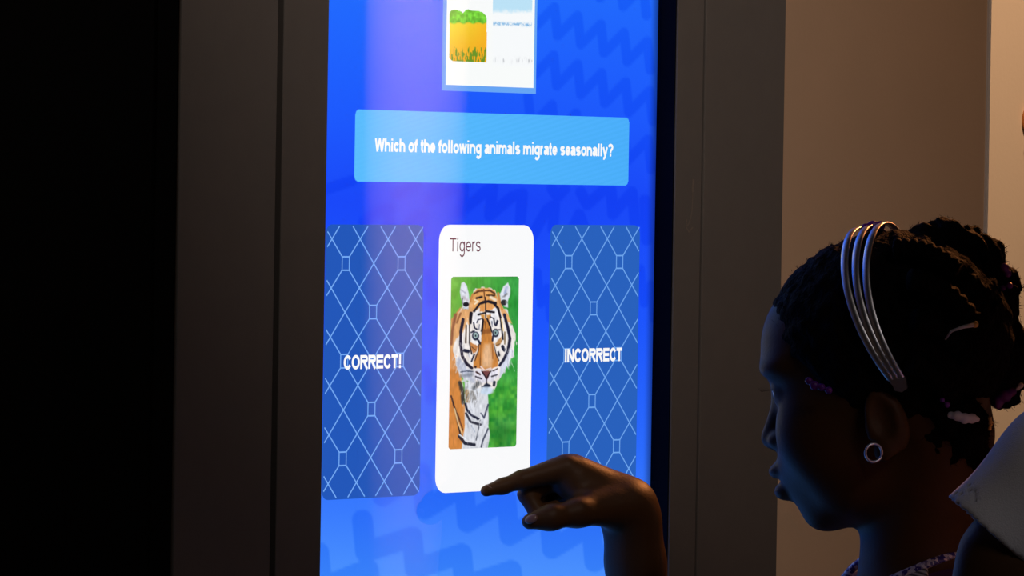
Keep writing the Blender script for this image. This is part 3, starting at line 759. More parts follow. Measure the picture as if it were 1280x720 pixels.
M_can = mat('black_lamp_metal', (0.02, 0.02, 0.02), 0.4, 0.6, noise=0.05)
desc = {'kiosk_lamp': 'black ceiling spotlight aimed at the kiosk front', 'beige_wall_lamp': 'black ceiling spotlight aimed at the beige wall',
        'bright_wall_lamp': 'black ceiling spotlight washing the bright cream wall', 'rim_lamp': 'black ceiling spotlight behind the two children',
        'added_column_lamp': 'black ceiling spotlight added to light the mirrored column'}
for nm, loc, tg, pw, col, ang, bl in LAMPS:
    r = empty('ceiling_spotlight', (loc[0], loc[1], CEIL)); tag(r, desc[nm], 'spotlight', 'ceiling spotlights')
    lathe('mount', [(0.045, -0.02), (0.045, -0.0005)], M_can, r, 20)
    lathe('stem', [(0.008, loc[2] - CEIL + 0.06), (0.008, -0.02)], M_can, r, 10)
    d = (Vector(tg) - Vector(loc)).normalized()
    qd = d.to_track_quat('Z', 'Y').to_matrix()
    # open can: outside wall, rim, inside wall
    prof = [(0.0, -0.075), (0.04, -0.075), (0.05, -0.05), (0.05, 0.05), (0.046, 0.05), (0.046, -0.03), (0.0, -0.035)]
    V = []; Fc = []; n = 24
    c0 = Vector((0, 0, loc[2] - CEIL))
    for rr, hh in prof:
        for k in range(n):
            a = 2 * math.pi * k / n
            V.append(c0 + qd @ Vector((rr * math.cos(a), rr * math.sin(a), hh)) - d * 0.0)
    for i in range(len(prof) - 1):
        for k in range(n):
            a = i * n + k; b = i * n + (k + 1) % n; Fc.append((a, b, b + n, a + n))
    mesh('lamp_can', V, Fc, M_can, r, True)
pl = empty('fill_light_panel', (-1.6, -3.4, CEIL)); tag(pl, 'added square fill light panel on the unseen ceiling', 'light panel')  # fixture made up to hold the added fill light
for a, b in (((-.6, -.6), (.6, -.55)), ((-.6, .55), (.6, .6)), ((-.6, -.55), (-.55, .55)), ((.55, -.55), (.6, .55))):
    boxmesh('frame', (a[0], a[1], -0.06), (b[0], b[1], -0.0005), M_can, pl)
boxmesh('diffuser', (-.55, -.55, -0.03), (.55, .55, -0.02), mat('diffuser_white', (0.8, 0.8, 0.78), 0.6, noise=0.02), pl)

# a dark round knob with an amber ring on the bright wall, cut by the frame edge
kp = on_plane(1286, 190, Y1)
knob = empty('wall_ornament', (kp[0], Y1, kp[2] - 0.0)); tag(knob, 'dark round wooden ornament on the bright cream wall at the picture edge', 'ornament')
lathe('disc', [(0.012, -0.03), (0.014, -0.025), (0.014, -0.0005)], mat('dark_wood', (0.10, 0.045, 0.02), 0.5, noise=0.3, nscale=30), knob, 28, 'Y')
lathe('ring', [(0.019, -0.008), (0.021, -0.006), (0.021, -0.0004)], mat('amber_resin', (0.7, 0.3, 0.08), 0.4, noise=0.1), knob, 28, 'Y', (0, 0, 0.045))

# ------------------------------------------------------------------ solid modelling by distance fields
class Field:
    def __init__(self): self.ops = []
    def ell(self, c, r, M=None, k=0.012, op='u'):
        self.ops.append(('e', np.array(c, float), np.array(r, float), np.eye(3) if M is None else np.array(M, float), k, op)); return self
    def cap(self, a, b, ra, rb=None, k=0.012, op='u'):
        self.ops.append(('c', np.array(a, float), np.array(b, float), (ra, ra if rb is None else rb), k, op)); return self
    def tor(self, c, axis, R, r, k=0.004, op='u'):
        ax = np.array(axis, float); ax /= np.linalg.norm(ax)
        self.ops.append(('t', np.array(c, float), ax, (R, r), k, op)); return self
    def chain(self, pts, rad, k=0.012, op='u'):
        for i in range(len(pts) - 1): self.cap(pts[i], pts[i + 1], rad[i], rad[i + 1], k, op)
        return self
    def cut(self, n, d, k=0.002):
        """keep the side where p.n < d"""
        n = np.array(n, float); n /= np.linalg.norm(n)
        self.ops.append(('p', n, d, None, k, 'i')); return self
    def noise(self, amp, freq, kind=0):
        self.ops.append(('n', amp, freq, kind, 0, 'n')); return self
    def grow(self, off):
        self.ops.append(('g', off, None, None, 0, 'n')); return self
    def prim(self, o, p):
        if o[0] == 'e':
            q = ((p - o[1]) @ o[3].T) / o[2]
            k0 = np.sqrt((q * q).sum(-1)); k1 = np.sqrt(((q / o[2]) ** 2).sum(-1)) + 1e-9
            return k0 * (k0 - 1) / k1
        if o[0] == 'c':
            ba = o[2] - o[1]; pa = p - o[1]
            t = np.clip((pa @ ba) / (ba @ ba), 0, 1)
            return np.sqrt(((pa - t[..., None] * ba) ** 2).sum(-1)) - (o[3][0] + (o[3][1] - o[3][0]) * t)
        if o[0] == 't':
            q = p - o[1]; h = q @ o[2]; rr = np.sqrt(np.maximum((q * q).sum(-1) - h * h, 0))
            return np.hypot(rr - o[3][0], h) - o[3][1]
        if o[0] == 'p': return p @ o[1] - o[2]
    def __call__(self, p, near=None, R=0.0, pd=None):
        d = None
        for i, o in enumerate(self.ops):
            if o[0] == 'n':
                a, f, kind = o[1], o[2], o[3]
                x, y, z = p[..., 0] * f, p[..., 1] * f, p[..., 2] * f
                w = np.sin(x + 1.7 * np.sin(y * 0.7 + 1.3)) * np.cos(y + 1.5 * np.sin(z * 0.8)) + np.sin(z + 1.6 * np.sin(x * 0.9 + 0.4)) * 0.8
                w2 = np.sin(2.3 * x + 2.1 * z + 1.2) * np.sin(2.1 * y - 1.9 * z)
                d = d + a * (0.6 * w + 0.5 * w2); continue
            if o[0] == 'g': d = d - o[1]; continue
            k, op = o[4], o[5]
            if pd is not None and op == 'u' and pd[i] > near + 2.2 * R + 2 * k + 0.004: continue
            if pd is not None and op == 's' and pd[i] > R * 1.3 + 2 * k + 0.004: continue
            e = self.prim(o, p)
            if d is None: d = e; continue
            if op == 'u':
                h = np.maximum(k - np.abs(d - e), 0) / k; d = np.minimum(d, e) - h * h * k * 0.25
            elif op == 's':
                e = -e; h = np.maximum(k - np.abs(d - e), 0) / k; d = np.maximum(d, e) + h * h * k * 0.25
            else:
                h = np.maximum(k - np.abs(d - e), 0) / k; d = np.maximum(d, e) + h * h * k * 0.25
        if d is None: d = np.full(p.shape[:-1], 1.0)
        return d

def graded(segs):
    """axis coordinates from (start, end, step) runs"""
    out = []
    for a, b, h in segs:
        n = max(int(round((b - a) / h)), 1); out.append(a + (b - a) * np.arange(n) / n)
    return np.concatenate(out + [[segs[-1][1]]])

def solid(fn, xs, ys, zs, B=14):
    """surface nets over a rectilinear grid, evaluated only in blocks near the surface"""
    nx, ny, nz = len(xs), len(ys), len(zs)
    G = np.empty((nx, ny, nz), np.float32)
    ix = list(range(0, nx, B)); iy = list(range(0, ny, B)); iz = list(range(0, nz, B))
    def cen(a, i, n): 
        lo = a[i]; hi = a[min(i + B, n) - 1]; return (lo + hi) / 2, (hi - lo) / 2
    for i in ix:
        cx, hx = cen(xs, i, nx)
        for j in iy:
            cy, hy = cen(ys, j, ny)
            cs = np.array([[cx, cy, cen(zs, k, nz)[0]] for k in iz])
            hz = np.array([cen(zs, k, nz)[1] for k in iz])
            R = np.sqrt(hx * hx + hy * hy + hz * hz) + 0.003
            dc = fn(cs)
            pds = [fn.prim(o, cs) if o[0] in 'ectp' else None for o in fn.ops]
            for m_, k in enumerate(iz):
                sl = (slice(i, i + B), slice(j, j + B), slice(k, k + B))
                if abs(dc[m_]) > R[m_] * 1.6 + 0.008:
                    G[sl] = dc[m_]; continue
                p = np.stack(np.meshgrid(xs[i:i + B], ys[j:j + B], zs[k:k + B], indexing='ij'), -1)
                G[sl] = fn(p, max(dc[m_], -0.02), R[m_], [None if a is None else a[m_] for a in pds])
    ins = G < 0
    cnt = np.zeros((nx - 1, ny - 1, nz - 1), np.uint8)
    for a in (0, 1):
        for b in (0, 1):
            for c in (0, 1):
                cnt += ins[a:nx - 1 + a, b:ny - 1 + b, c:nz - 1 + c]
    cells = np.argwhere((cnt > 0) & (cnt < 8))
    if len(cells) == 0: return np.zeros((0, 3)), np.zeros((0, 4), int)
    i, j, k = cells.T
    ax = [xs, ys, zs]
    val = {}
    pos = {}
    for a in (0, 1):
        for b in (0, 1):
            for c in (0, 1):
                val[a, b, c] = G[i + a, j + b, k + c].astype(float)
                pos[a, b, c] = np.stack([xs[i + a], ys[j + b], zs[k + c]], -1)
    acc = np.zeros((len(cells), 3)); num = np.zeros(len(cells))
    ks = list(val.keys())
    for p_ in ks:
        for q_ in ks:
            if sum(abs(x - y) for x, y in zip(p_, q_)) == 1 and p_ < q_:
                va, vb = val[p_], val[q_]
                ok = (va < 0) != (vb < 0)
                t = np.where(ok, va / np.where(va == vb, 1, va - vb), 0)
                acc += np.where(ok[:, None], pos[p_] + (pos[q_] - pos[p_]) * t[:, None], 0); num += ok
    V = acc / num[:, None]
    idx = np.full((nx - 1, ny - 1, nz - 1), -1, np.int32); idx[i, j, k] = np.arange(len(cells))
    Q = []
    def quads(e, a_ax):
        p_ = np.argwhere(e)
        return p_
    # x edges
    e = ins[:-1, 1:-1, 1:-1] != ins[1:, 1:-1, 1:-1]; p_ = np.argwhere(e); a, b, c = p_.T; b = b + 1; c = c + 1
    q_ = np.stack([idx[a, b - 1, c - 1], idx[a, b, c - 1], idx[a, b, c], idx[a, b - 1, c]], -1)
    fl = ~ins[a, b, c]; q_[fl] = q_[fl][:, ::-1]; Q.append(q_)
    e = ins[1:-1, :-1, 1:-1] != ins[1:-1, 1:, 1:-1]; p_ = np.argwhere(e); a, b, c = p_.T; a = a + 1; c = c + 1
    q_ = np.stack([idx[a - 1, b, c - 1], idx[a - 1, b, c], idx[a, b, c], idx[a, b, c - 1]], -1)
    fl = ~ins[a, b, c]; q_[fl] = q_[fl][:, ::-1]; Q.append(q_)
    e = ins[1:-1, 1:-1, :-1] != ins[1:-1, 1:-1, 1:]; p_ = np.argwhere(e); a, b, c = p_.T; a = a + 1; b = b + 1
    q_ = np.stack([idx[a - 1, b - 1, c], idx[a, b - 1, c], idx[a, b, c], idx[a - 1, b, c]], -1)
    fl = ~ins[a, b, c]; q_[fl] = q_[fl][:, ::-1]; Q.append(q_)
    Q = np.concatenate(Q); Q = Q[(Q >= 0).all(1)]
    return V, Q

# horizontal axes across the picture and away from the camera
AX = RW @ [1, 0, 0]; AX = np.array([AX[0], AX[1], 0]); AX /= np.linalg.norm(AX)
AY = np.array([-AX[1], AX[0], 0.0])
class Figure:
    """a person: floor point under the head and local axes (across, away, up)"""
    def __init__(self, px, depth, label, extra=0):
        b = P(px, 450, depth); self.base = np.array([b[0], b[1], 0.0])
        self.root = empty('person', self.base, math.atan2(AX[1], AX[0]))
        tag(self.root, label, 'person')
    def L(self, px, py, depth):
        w = P(px, py, depth) - self.base
        return np.array([w @ AX, w @ AY, w[2]])
    def box(self, fn, lo, hi, h, zsegs=None, name='part', material=None, colour=None, parent=None):
        xs = graded([(lo[0], hi[0], h)]); ys = graded([(lo[1], hi[1], h)])
        zs = graded(zsegs if zsegs else [(lo[2], hi[2], h)])
        V, Q = solid(fn, xs, ys, zs)
        return big_mesh(name, V, Q, material, parent or self.root, True, colour(V) if colour else None)

def head_frame(yaw, pitch):
    cy, sy = math.cos(math.radians(yaw)), math.sin(math.radians(yaw))
    F = np.array([-cy, sy, 0]); Lf = np.array([-sy, -cy, 0]); U = np.array([0, 0, 1.0])
    cp, sp = math.cos(math.radians(pitch)), math.sin(math.radians(pitch))
    F2 = F * cp - U * sp; U2 = U * cp + F * sp
    return np.array([F2, Lf, U2])                # rows: forward, left, up

def add_head(fd, O, H, s=1.0):
    """skull, face, ears; O is the skull centre, H the head axes"""
    def hp(x, y, z): return O + (np.array([x, y, z]) * s) @ H
    def e(c, r, k=0.012, op='u', M=None): fd.ell(hp(*c), np.array(r) * s, H if M is None else M @ H, k * s, op)
    def rot(ax, deg):
        c_, s_ = math.cos(math.radians(deg)), math.sin(math.radians(deg))
        if ax == 'y': return np.array([[c_, 0, s_], [0, 1, 0], [-s_, 0, c_]])
        return np.array([[c_, s_, 0], [-s_, c_, 0], [0, 0, 1]])
    e((0.000, 0, 0.000), (0.092, 0.070, 0.080))
    e((0.052, 0, 0.006), (0.043, 0.056, 0.050), 0.02)                 # forehead
    e((0.034, 0, -0.060), (0.052, 0.060, 0.066), 0.025)               # face
    e((0.040, 0, -0.097), (0.043, 0.044, 0.036), 0.02)                # jaw
    e((0.071, 0, -0.121), (0.016, 0.018, 0.014), 0.02)                # chin
    for sg in (1, -1):
        e((0.058, 0.034 * sg, -0.062), (0.030, 0.026, 0.032), 0.02)   # cheek
        e((0.070, 0.030 * sg, -0.004), (0.022, 0.026, 0.010), 0.014)  # brow ridge
        e((0.099, 0.031 * sg, -0.023), (0.018, 0.016, 0.0105), 0.012, 's')   # eye socket
        e((0.0745, 0.031 * sg, -0.0225), (0.0142, 0.0142, 0.0142), 0.005)    # lids
        e((0.092, 0.031 * sg, -0.0240), (0.0115, 0.0120, 0.0042), 0.0025, 's')  # lid opening
        # ear
        c0 = hp(-0.011, 0.0655 * sg, -0.060); 
        Me = rot('y', -12) ; Me = Me @ rot('z', 18 * sg)
        fd.ell(c0, np.array((0.0160, 0.0065, 0.0265)) * s, Me @ H, 0.006 * s)
        fd.ell(hp(-0.009, 0.0727 * sg, -0.057), np.array((0.0095, 0.006, 0.0165)) * s, Me @ H, 0.004 * s, 's')
        fd.ell(hp(-0.005, 0.067 * sg, -0.083), np.array((0.008, 0.005, 0.008)) * s, H, 0.006 * s)
        fd.cap(hp(0.003, 0.069 * sg, -0.062), hp(0.002, 0.069 * sg, -0.070), 0.0032 * s, None, 0.003 * s)
    e((0.078, 0, -0.084), (0.024, 0.029, 0.027), 0.018)               # muzzle
    fd.cap(hp(0.088, 0, -0.022), hp(0.1035, 0, -0.056), 0.0060 * s, 0.0092 * s, 0.012 * s)      # nose
    for sg in (1, -1):
        e((0.0955, 0.0115 * sg, -0.0595), (0.0085, 0.0072, 0.0066), 0.006)
        e((0.0985, 0.0060 * sg, -0.0672), (0.0046, 0.0034, 0.0030), 0.002, 's')
    e((0.0990, 0, -0.0830), (0.0110, 0.0200, 0.0074), 0.005)          # upper lip
    e((0.0975, 0, -0.0995), (0.0110, 0.0175, 0.0080), 0.005)          # lower lip
    e((0.108, 0, -0.0908), (0.0105, 0.0200, 0.0014), 0.0025, 's')     # mouth line
    return hp

# ------------------------------------------------------------------ the girl at the screen
SKIN = np.array([0.084, 0.036, 0.012])
M_skin = mat('deep_brown_skin', tuple(SKIN), 0.48, noise=0.10, nscale=70, bump=0.10, bscale=420, attr='Col', spec=0.16)
M_hair = mat('black_hair', (0.0055, 0.0042, 0.0038), 0.7, noise=0.4, nscale=160, bump=0.9, bscale=420, spec=0.04)
M_dress = mat('purple_fabric', (0.075, 0.010, 0.10), 0.85, noise=0.35, nscale=90, bump=0.3, bscale=500, sheen=0.2)
M_silver = mat('silver_metal', (0.9, 0.87, 0.90), 0.36, 1.0, noise=0.06, nscale=200, bump=0.05, bscale=300)
M_purple = mat('purple_plastic', (0.14, 0.012, 0.26), 0.35, noise=0.1, nscale=80)
M_wclip = mat('white_plastic', (0.75, 0.74, 0.78), 0.35, noise=0.05)
M_gold = mat('gold_bead_plastic', (0.78, 0.52, 0.16), 0.3, 0.3, noise=0.1)
M_eye = mat('eye_white', (0.75, 0.73, 0.72), 0.15, attr='Col')
M_shoe = mat('black_shoe_leather', (0.015, 0.014, 0.016), 0.4, noise=0.2)

D0 = 4.75
girl = Figure(1115, D0, 'girl in silver headband and purple dress pointing at the tiger card')
g = girl
HS = 0.945
HO = g.L(1106, 432, D0)
HF = head_frame(20, 11)
body = Field()
hp = add_head(body, HO, HF, HS)
# neck
nb = g.L(1152, 706, D0 + 0.012)
body.cap(hp(-0.030, 0, -0.075), nb, 0.043, 0.041, 0.02)
body.cap(nb, nb + [0.006, 0, -0.05], 0.042, 0.055, 0.02)
# torso
TF = np.array([[-0.985, -0.17, 0], [0.17, -0.985, 0], [0, 0, 1.0]])
chest = nb + [-0.004, 0.004, -0.145]
shR = g.L(1098, 776, D0 + 0.115); shL = nb + [0.045, -0.106, -0.066]
body.ell(chest, (0.080, 0.105, 0.135), TF, 0.03)
body.cap(nb + [0.0, 0.03, -0.035], shR, 0.030, 0.036, 0.03)
body.cap(nb + [0.01, -0.03, -0.035], shL, 0.030, 0.036, 0.03)
belly = chest + [0, 0, -0.15]; hips = chest + [0, 0, -0.27]
body.ell(belly, (0.078, 0.092, 0.12), TF, 0.03)
body.ell(hips, (0.085, 0.105, 0.10), TF, 0.03)
# legs
for sg in (1, -1):
    hip = hips + TF[1] * 0.052 * sg + [0, 0, -0.05]
    knee = np.array([hip[0] - 0.01, hip[1], 0.315]); ank = np.array([hip[0] + 0.005, hip[1], 0.065])
    body.chain([hip, knee], [0.060, 0.042], 0.02).chain([knee, knee * 0.6 + ank * 0.4 + [0.012, 0, 0], ank], [0.042, 0.040, 0.026], 0.012)
    body.cap(ank + [0.015, 0, -0.035], ank + [-0.10, 0.005, -0.045], 0.022, 0.017, 0.014)
# hanging left arm
elL = shL + [0.01, -0.02, -0.205]; wrL = elL + [-0.05, 0.0, -0.175]
body.chain([shL, elL, wrL], [0.034, 0.028, 0.020], 0.014)
pL = wrL + [-0.018, 0.0, -0.05]
body.ell(pL, (0.016, 0.027, 0.038), None, 0.012)
for q_, (oy, ln) in enumerate(((-0.022, 0.046), (-0.008, 0.052), (0.007, 0.049), (0.020, 0.038))):
    a = pL + [-0.004, oy, -0.028]; body.chain([a, a + [-0.010, oy * 0.1, -ln * 0.55], a + [0.0, oy * 0.1, -ln]], [0.0075, 0.007, 0.0058], 0.004)
body.chain([pL + [-0.008, -0.02, 0.01], pL + [-0.024, -0.026, -0.018], pL + [-0.028, -0.022, -0.04]], [0.009, 0.0085, 0.0068], 0.006)
# pointing right arm: fingertip rests on the cover glass
tip_w = on_plane(606.0, 613.8, GY - 0.0052); tipd = float((tip_w - CAM) @ (RW @ [0, 0, 1]))
T = tipd
def A(px, py, dd=0.0): return g.L(px, py, T + dd + (min(px, 800) - 606) / 184 * 0.09)
px1 = T / F_PX
wr = A(790, 652, -0.050); el = A(815, 948, -0.07)
body.cap(shR, el, 0.038, 0.031, 0.016)
body.chain([el, A(802, 790, -0.058), A(794, 700, -0.050), wr], [0.030, 0.0265, 0.0215, 0.0200], 0.014)
# hand: wrist bend, palm, knuckles
body.cap(wr, A(786, 632, -0.052), 0.0205, 0.0195, 0.014)
body.cap(A(786, 634, -0.046), A(718, 600, -0.030), 0.0185, 0.0165, 0.012)        # index side of the palm
body.cap(A(788, 630, -0.026), A(722, 602, -0.006), 0.0170, 0.0140, 0.012)        # little finger side
body.cap(A(780, 634, -0.060), A(735, 630, -0.052), 0.0130, 0.0110, 0.012)        # thumb ball
body.cap(A(712, 591, -0.022), A(786, 627, -0.040), 0.0145, 0.0170, 0.010)        # back of the hand
# index finger
body.chain([A(706, 585, -0.030), A(652, 600, -0.014), A(628, 608, -0.005), A(607.5, 613.6, -0.0005)], [0.0108, 0.0073, 0.0060, 0.0046], 0.004)
# middle, ring and little finger curled into the palm
body.chain([A(708, 590, -0.012), A(659, 618, -0.006), A(672, 642, -0.016), A(694, 634, -0.024)], [0.0098, 0.0074, 0.0066, 0.0056], 0.003)
body.chain([A(712, 596, 0.004), A(672, 626, 0.010), A(688, 646, -0.002), A(704, 636, -0.010)], [0.0092, 0.0072, 0.0064, 0.0056], 0.003)
body.chain([A(718, 602, 0.016), A(688, 630, 0.020), A(700, 645, 0.010), A(712, 636, 0.002)], [0.0082, 0.0064, 0.0058, 0.0052], 0.003)
# web behind the curled fingers
body.cap(A(716, 622, 0.008), A(742, 628, -0.012), 0.0130, 0.0150, 0.010)
# thumb
body.chain([A(764, 638, -0.060), A(722, 641, -0.062), A(688, 647, -0.058), A(662, 652, -0.052)], [0.0122, 0.0098, 0.0084, 0.0062], 0.010)

hO = HO; hH = HF
def skin_col(V):
    c = np.tile(SKIN, (len(V), 1))
    q = ((V - hO) @ hH.T) / HS
    x, y, z = q.T
    lip = np.exp(-(((z + 0.091) / 0.0105) ** 4)) * np.exp(-((y / 0.021) ** 4)) * (x > 0.083)
    c = c * (1 - 0.45 * lip[:, None]) + np.array([0.16, 0.05, 0.045]) * 0.45 * lip[:, None]
    brow = np.exp(-(((z - 0.0035 + 0.25 * np.abs(np.abs(y) - 0.034)) / 0.0036) ** 4)) * (np.abs(np.abs(y) - 0.031) < 0.018) * (x > 0.055)
    c = c * (1 - 0.85 * brow[:, None])
    ear = np.exp(-(((x + 0.006) / 0.02) ** 2)) * (np.abs(y) > 0.07) * (np.abs(z + 0.036) < 0.03)
    c = c * (1 + 0.1 * ear[:, None])
    return c
girl_body = g.box(body, (-0.36, -0.20, 0), (0.20, 0.34, 1.3), 0.0021,
                  [(0.0, 0.55, 0.007), (0.55, 0.93, 0.005), (0.93, 1.26, 0.0017)], 'body', M_skin, skin_col)

def ball(name, c, r, m, parent, H=None, n=16, col=None):
    """small ellipsoid"""
    H = np.eye(3) if H is None else H
    r = np.ones(3) * r if np.isscalar(r) else np.array(r)
    V = []; Fc = []
    for i in range(n // 2 + 1):
        th = math.pi * i / (n // 2)
        for j in range(n):
            ph = 2 * math.pi * j / n
            V.append(np.array(c) + (r * np.array([math.cos(th), math.sin(th) * math.cos(ph), math.sin(th) * math.sin(ph)])) @ H)
    for i in range(n // 2):
        for j in range(n):
            Fc.append((i * n + j, i * n + (j + 1) % n, (i + 1) * n + (j + 1) % n, (i + 1) * n + j))
    V = np.array(V)
    cc = col(V) if col else None
    return big_mesh(name, V, np.array(Fc), m, parent, True, cc)
def tube(name, pts, rad, m, parent, n=8, closed=False):
    pts = np.array(pts, float); N = len(pts)
    rad = np.ones(N) * rad if np.isscalar(rad) else np.array(rad)
    V = []; Fc = []
    up = np.array([0.31, 0.22, 0.93])
    for i in range(N):
        a = pts[(i - 1) % N] if (closed or i) else pts[i]; b = pts[(i + 1) % N] if (closed or i < N - 1) else pts[i]
        t = b - a; t /= np.linalg.norm(t) + 1e-12
        s1 = np.cross(t, up); s1 /= np.linalg.norm(s1) + 1e-12; s2 = np.cross(t, s1)
        for k in range(n):
            w = 2 * math.pi * k / n; V.append(pts[i] + rad[i] * (math.cos(w) * s1 + math.sin(w) * s2))
    for i in range(N if closed else N - 1):
        for k in range(n):
            a = i * n + k; b = i * n + (k + 1) % n; c = ((i + 1) % N) * n
            Fc.append((a, b, c + (k + 1) % n, c + k))
    if not closed:
        Fc.append(tuple(range(n))[::-1]); Fc.append(tuple((N - 1) * n + k for k in range(n)))
    return mesh(name, V, Fc, m, parent, True)

def eyes(fig, O, H, hpf, s):
    look = np.array([0.96, 0.0, -0.28])
    for sg in (1, -1):
        c = hpf(0.0745, 0.031 * sg, -0.0225)
        def ecol(V, c=c):
            d = ((V - c) @ H.T) / (0.0128 * s); f = d @ look
            out = np.tile([0.72, 0.70, 0.70], (len(V), 1))
            out[f > 0.86] = (0.03, 0.015, 0.008); out[f > 0.965] = (0.002, 0.002, 0.002); return out
        o = ball('eye', c, 0.0129 * s, M_eye, fig.root, H, 28, ecol); tag(o, 'dark brown eye')
        # lashes: short curved hairs along the upper lid
        V = []; Fc = []
        for k in range(13):
            t = (k - 6) / 6.0
            a = hpf(0.0745 + 0.0150 * math.cos(t * 0.95), 0.031 * sg + 0.0150 * math.sin(t * 0.95), -0.0195)
            b = a + (np.array([0.006 * math.cos(t), 0.006 * math.sin(t), -0.0005]) * s) @ H; c2 = b + (np.array([0.003 * math.cos(t), 0.003 * math.sin(t), 0.0035]) * s) @ H
            w = (np.array([0, 0.0006, 0.0]) * s) @ H; k0 = len(V)
            V += [a - w, a + w, b - w * .7, b + w * .7, c2]; Fc += [(k0, k0 + 1, k0 + 3, k0 + 2), (k0 + 2, k0 + 3, k0 + 4)]
        mesh('eyelashes', V, Fc, M_hair, fig.root)
eyes(g, HO, HF, hp, HS)

# nails of the pointing hand
M_nail = mat('fingernail', (0.24, 0.13, 0.10), 0.3, noise=0.05)
ball('fingernail', A(664, 648.8, -0.0590), (0.0052, 0.0018, 0.0040), M_nail, g.root, np.array([[-0.98, 0.1, -0.16], [0.1, -0.93, 0.35], [-0.16, -0.3, -0.93]]), 12)
ball('fingernail', A(612, 608.6, -0.0035), (0.0038, 0.0022, 0.0016), M_nail, g.root, np.array([[-0.93, 0.2, 0.3], [0.2, 0.97, 0], [-0.3, 0.06, 0.95]]), 12)

# hair
hair = Field()
def he(c, r, k=0.012, op='u', M=None): hair.ell(hp(*c), np.array(r) * HS, HF, k, op)
he((-0.004, 0, 0.004), (0.099, 0.079, 0.085))
nF = lambda a, b, c: np.array([a, b, c]) @ HF
def hcut(n, d, k=0.006):
    n = np.array(n, float); n /= np.linalg.norm(n); nw = n @ HF
    hair.cut(nw, float(nw @ HO) + d * HS, k)
hcut((0.775, 0, -0.632), 0.043)
hcut((0.60, 0, -0.80), 0.062)
for sg in (1, -1): he((-0.008, 0.084 * sg, -0.066), (0.026, 0.022, 0.032), 0.008, 's')
hair.noise(0.0016, 330)
hm = g.box(hair, HO - 0.14, HO + 0.14, 0.0021, None, 'hair', M_hair); tag(hm, 'short dark coiled hair pulled back')
def puff(name, balls, amp=0.0034, freq=210, h=0.0024, chainr=None):
    fd = Field()
    for (px, py, dd, r) in balls:
        rr = r * D0 / F_PX; fd.ell(g.L(px, py, D0 + dd), (rr, rr, rr), None, 0.012)
    if chainr:
        for pts, rad in chainr:
            fd.chain([g.L(a, b, D0 + c) for a, b, c in pts], [x * D0 / F_PX for x in rad], 0.004)
    fd.noise(amp, freq)
    cs = np.array([g.L(b[0], b[1], D0 + b[2]) for b in balls]); R = max(b[3] for b in balls) * D0 / F_PX + 0.012
    return g.box(fd, cs.min(0) - R, cs.max(0) + R, h, None, name, M_hair)
puffs = [
    puff('hair_bun', [(1152, 304, 0.0, 23), (1176, 304, 0.0, 28), (1204, 312, 0.01, 32), (1226, 330, 0.01, 33), (1195, 352, 0.02, 52), (1246, 366, 0.01, 30), (1225, 392, 0.02, 42)]),
    puff('hair_puff', [(1212, 446, -0.01, 46), (1240, 440, 0.02, 46), (1250, 480, 0.02, 30)]),
    puff('hair_puff', [(1178, 505, -0.045, 34), (1204, 540, -0.045, 34), (1220, 572, -0.035, 22), (1160, 540, -0.035, 30), (1182, 566, -0.03, 26)]),
]
# two rope twists running back from the band to the bun
def twist(p0, p1, sag, r):
    N = 26; V = []
    pts = []
    for i in range(N):
        t = i / (N - 1); p = p0 * (1 - t) + p1 * t + np.array([0, 0, 1]) * sag * math.sin(math.pi * t)
        pts.append(p)
    rad = [r * (0.78 + 0.30 * abs(math.sin(i * 1.05))) for i in range(N)]
    return tube('hair_twist', pts, rad, M_hair, g.root, 12)
twist(g.L(1118, 312, D0 - 0.056), g.L(1196, 340, D0 - 0.070), 0.006, 0.0085)
twist(g.L(1135, 350, D0 - 0.084), g.L(1214, 400, D0 - 0.074), 0.008, 0.0085)
twist(g.L(1140, 400, D0 - 0.090), g.L(1210, 446, D0 - 0.070), 0.006, 0.0085)
twist(g.L(1138, 450, D0 - 0.088), g.L(1190, 500, D0 - 0.068), 0.004, 0.0085)
# loose frizz
def frizz(objs, per, lo, hi):
    V = []; Fc = []
    for o in objs:
        me = o.data; n = len(me.vertices)
        co = np.empty(n * 3, np.float32); me.vertices.foreach_get('co', co); co = co.reshape(-1, 3)
        no = np.empty(n * 3, np.float32); me.vertices.foreach_get('normal', no); no = no.reshape(-1, 3)
        for i in rng.choice(n, min(per, n), replace=False):
            p = co[i].astype(float); d = no[i].astype(float) + rng.normal(0, 0.8, 3); d /= np.linalg.norm(d)
            L_ = rng.uniform(lo, hi); w = rng.normal(0, 1, 3); w = np.cross(d, w); w /= np.linalg.norm(w) + 1e-9
            k0 = len(V); pts = [p - d * 0.002]
            for s_ in range(1, 4):
                d = d + w * rng.uniform(0.8, 2.0) ; d /= np.linalg.norm(d); pts.append(pts[-1] + d * L_ / 3)
            sd = np.cross(d, w); sd /= np.linalg.norm(sd) + 1e-9; s2 = np.cross(sd, d)
            for s_, q in enumerate(pts):
                r = 0.00022 * (1 - s_ * 0.22)
                V += [q + sd * r, q - sd * r * 0.5 + s2 * r * 0.87, q - sd * r * 0.5 - s2 * r * 0.87]
            for s_ in range(3):
                a = k0 + 3 * s_
                for e in range(3): Fc.append((a + e, a + (e + 1) % 3, a + 3 + (e + 1) % 3, a + 3 + e))
    return big_mesh('hair_frizz', np.array(V), np.array(Fc), M_hair, g.root, True)
fz_ = frizz([hm] + puffs, 4800, 0.002, 0.0048); tag(fz_, 'loose frizzy hairs', kind='stuff')

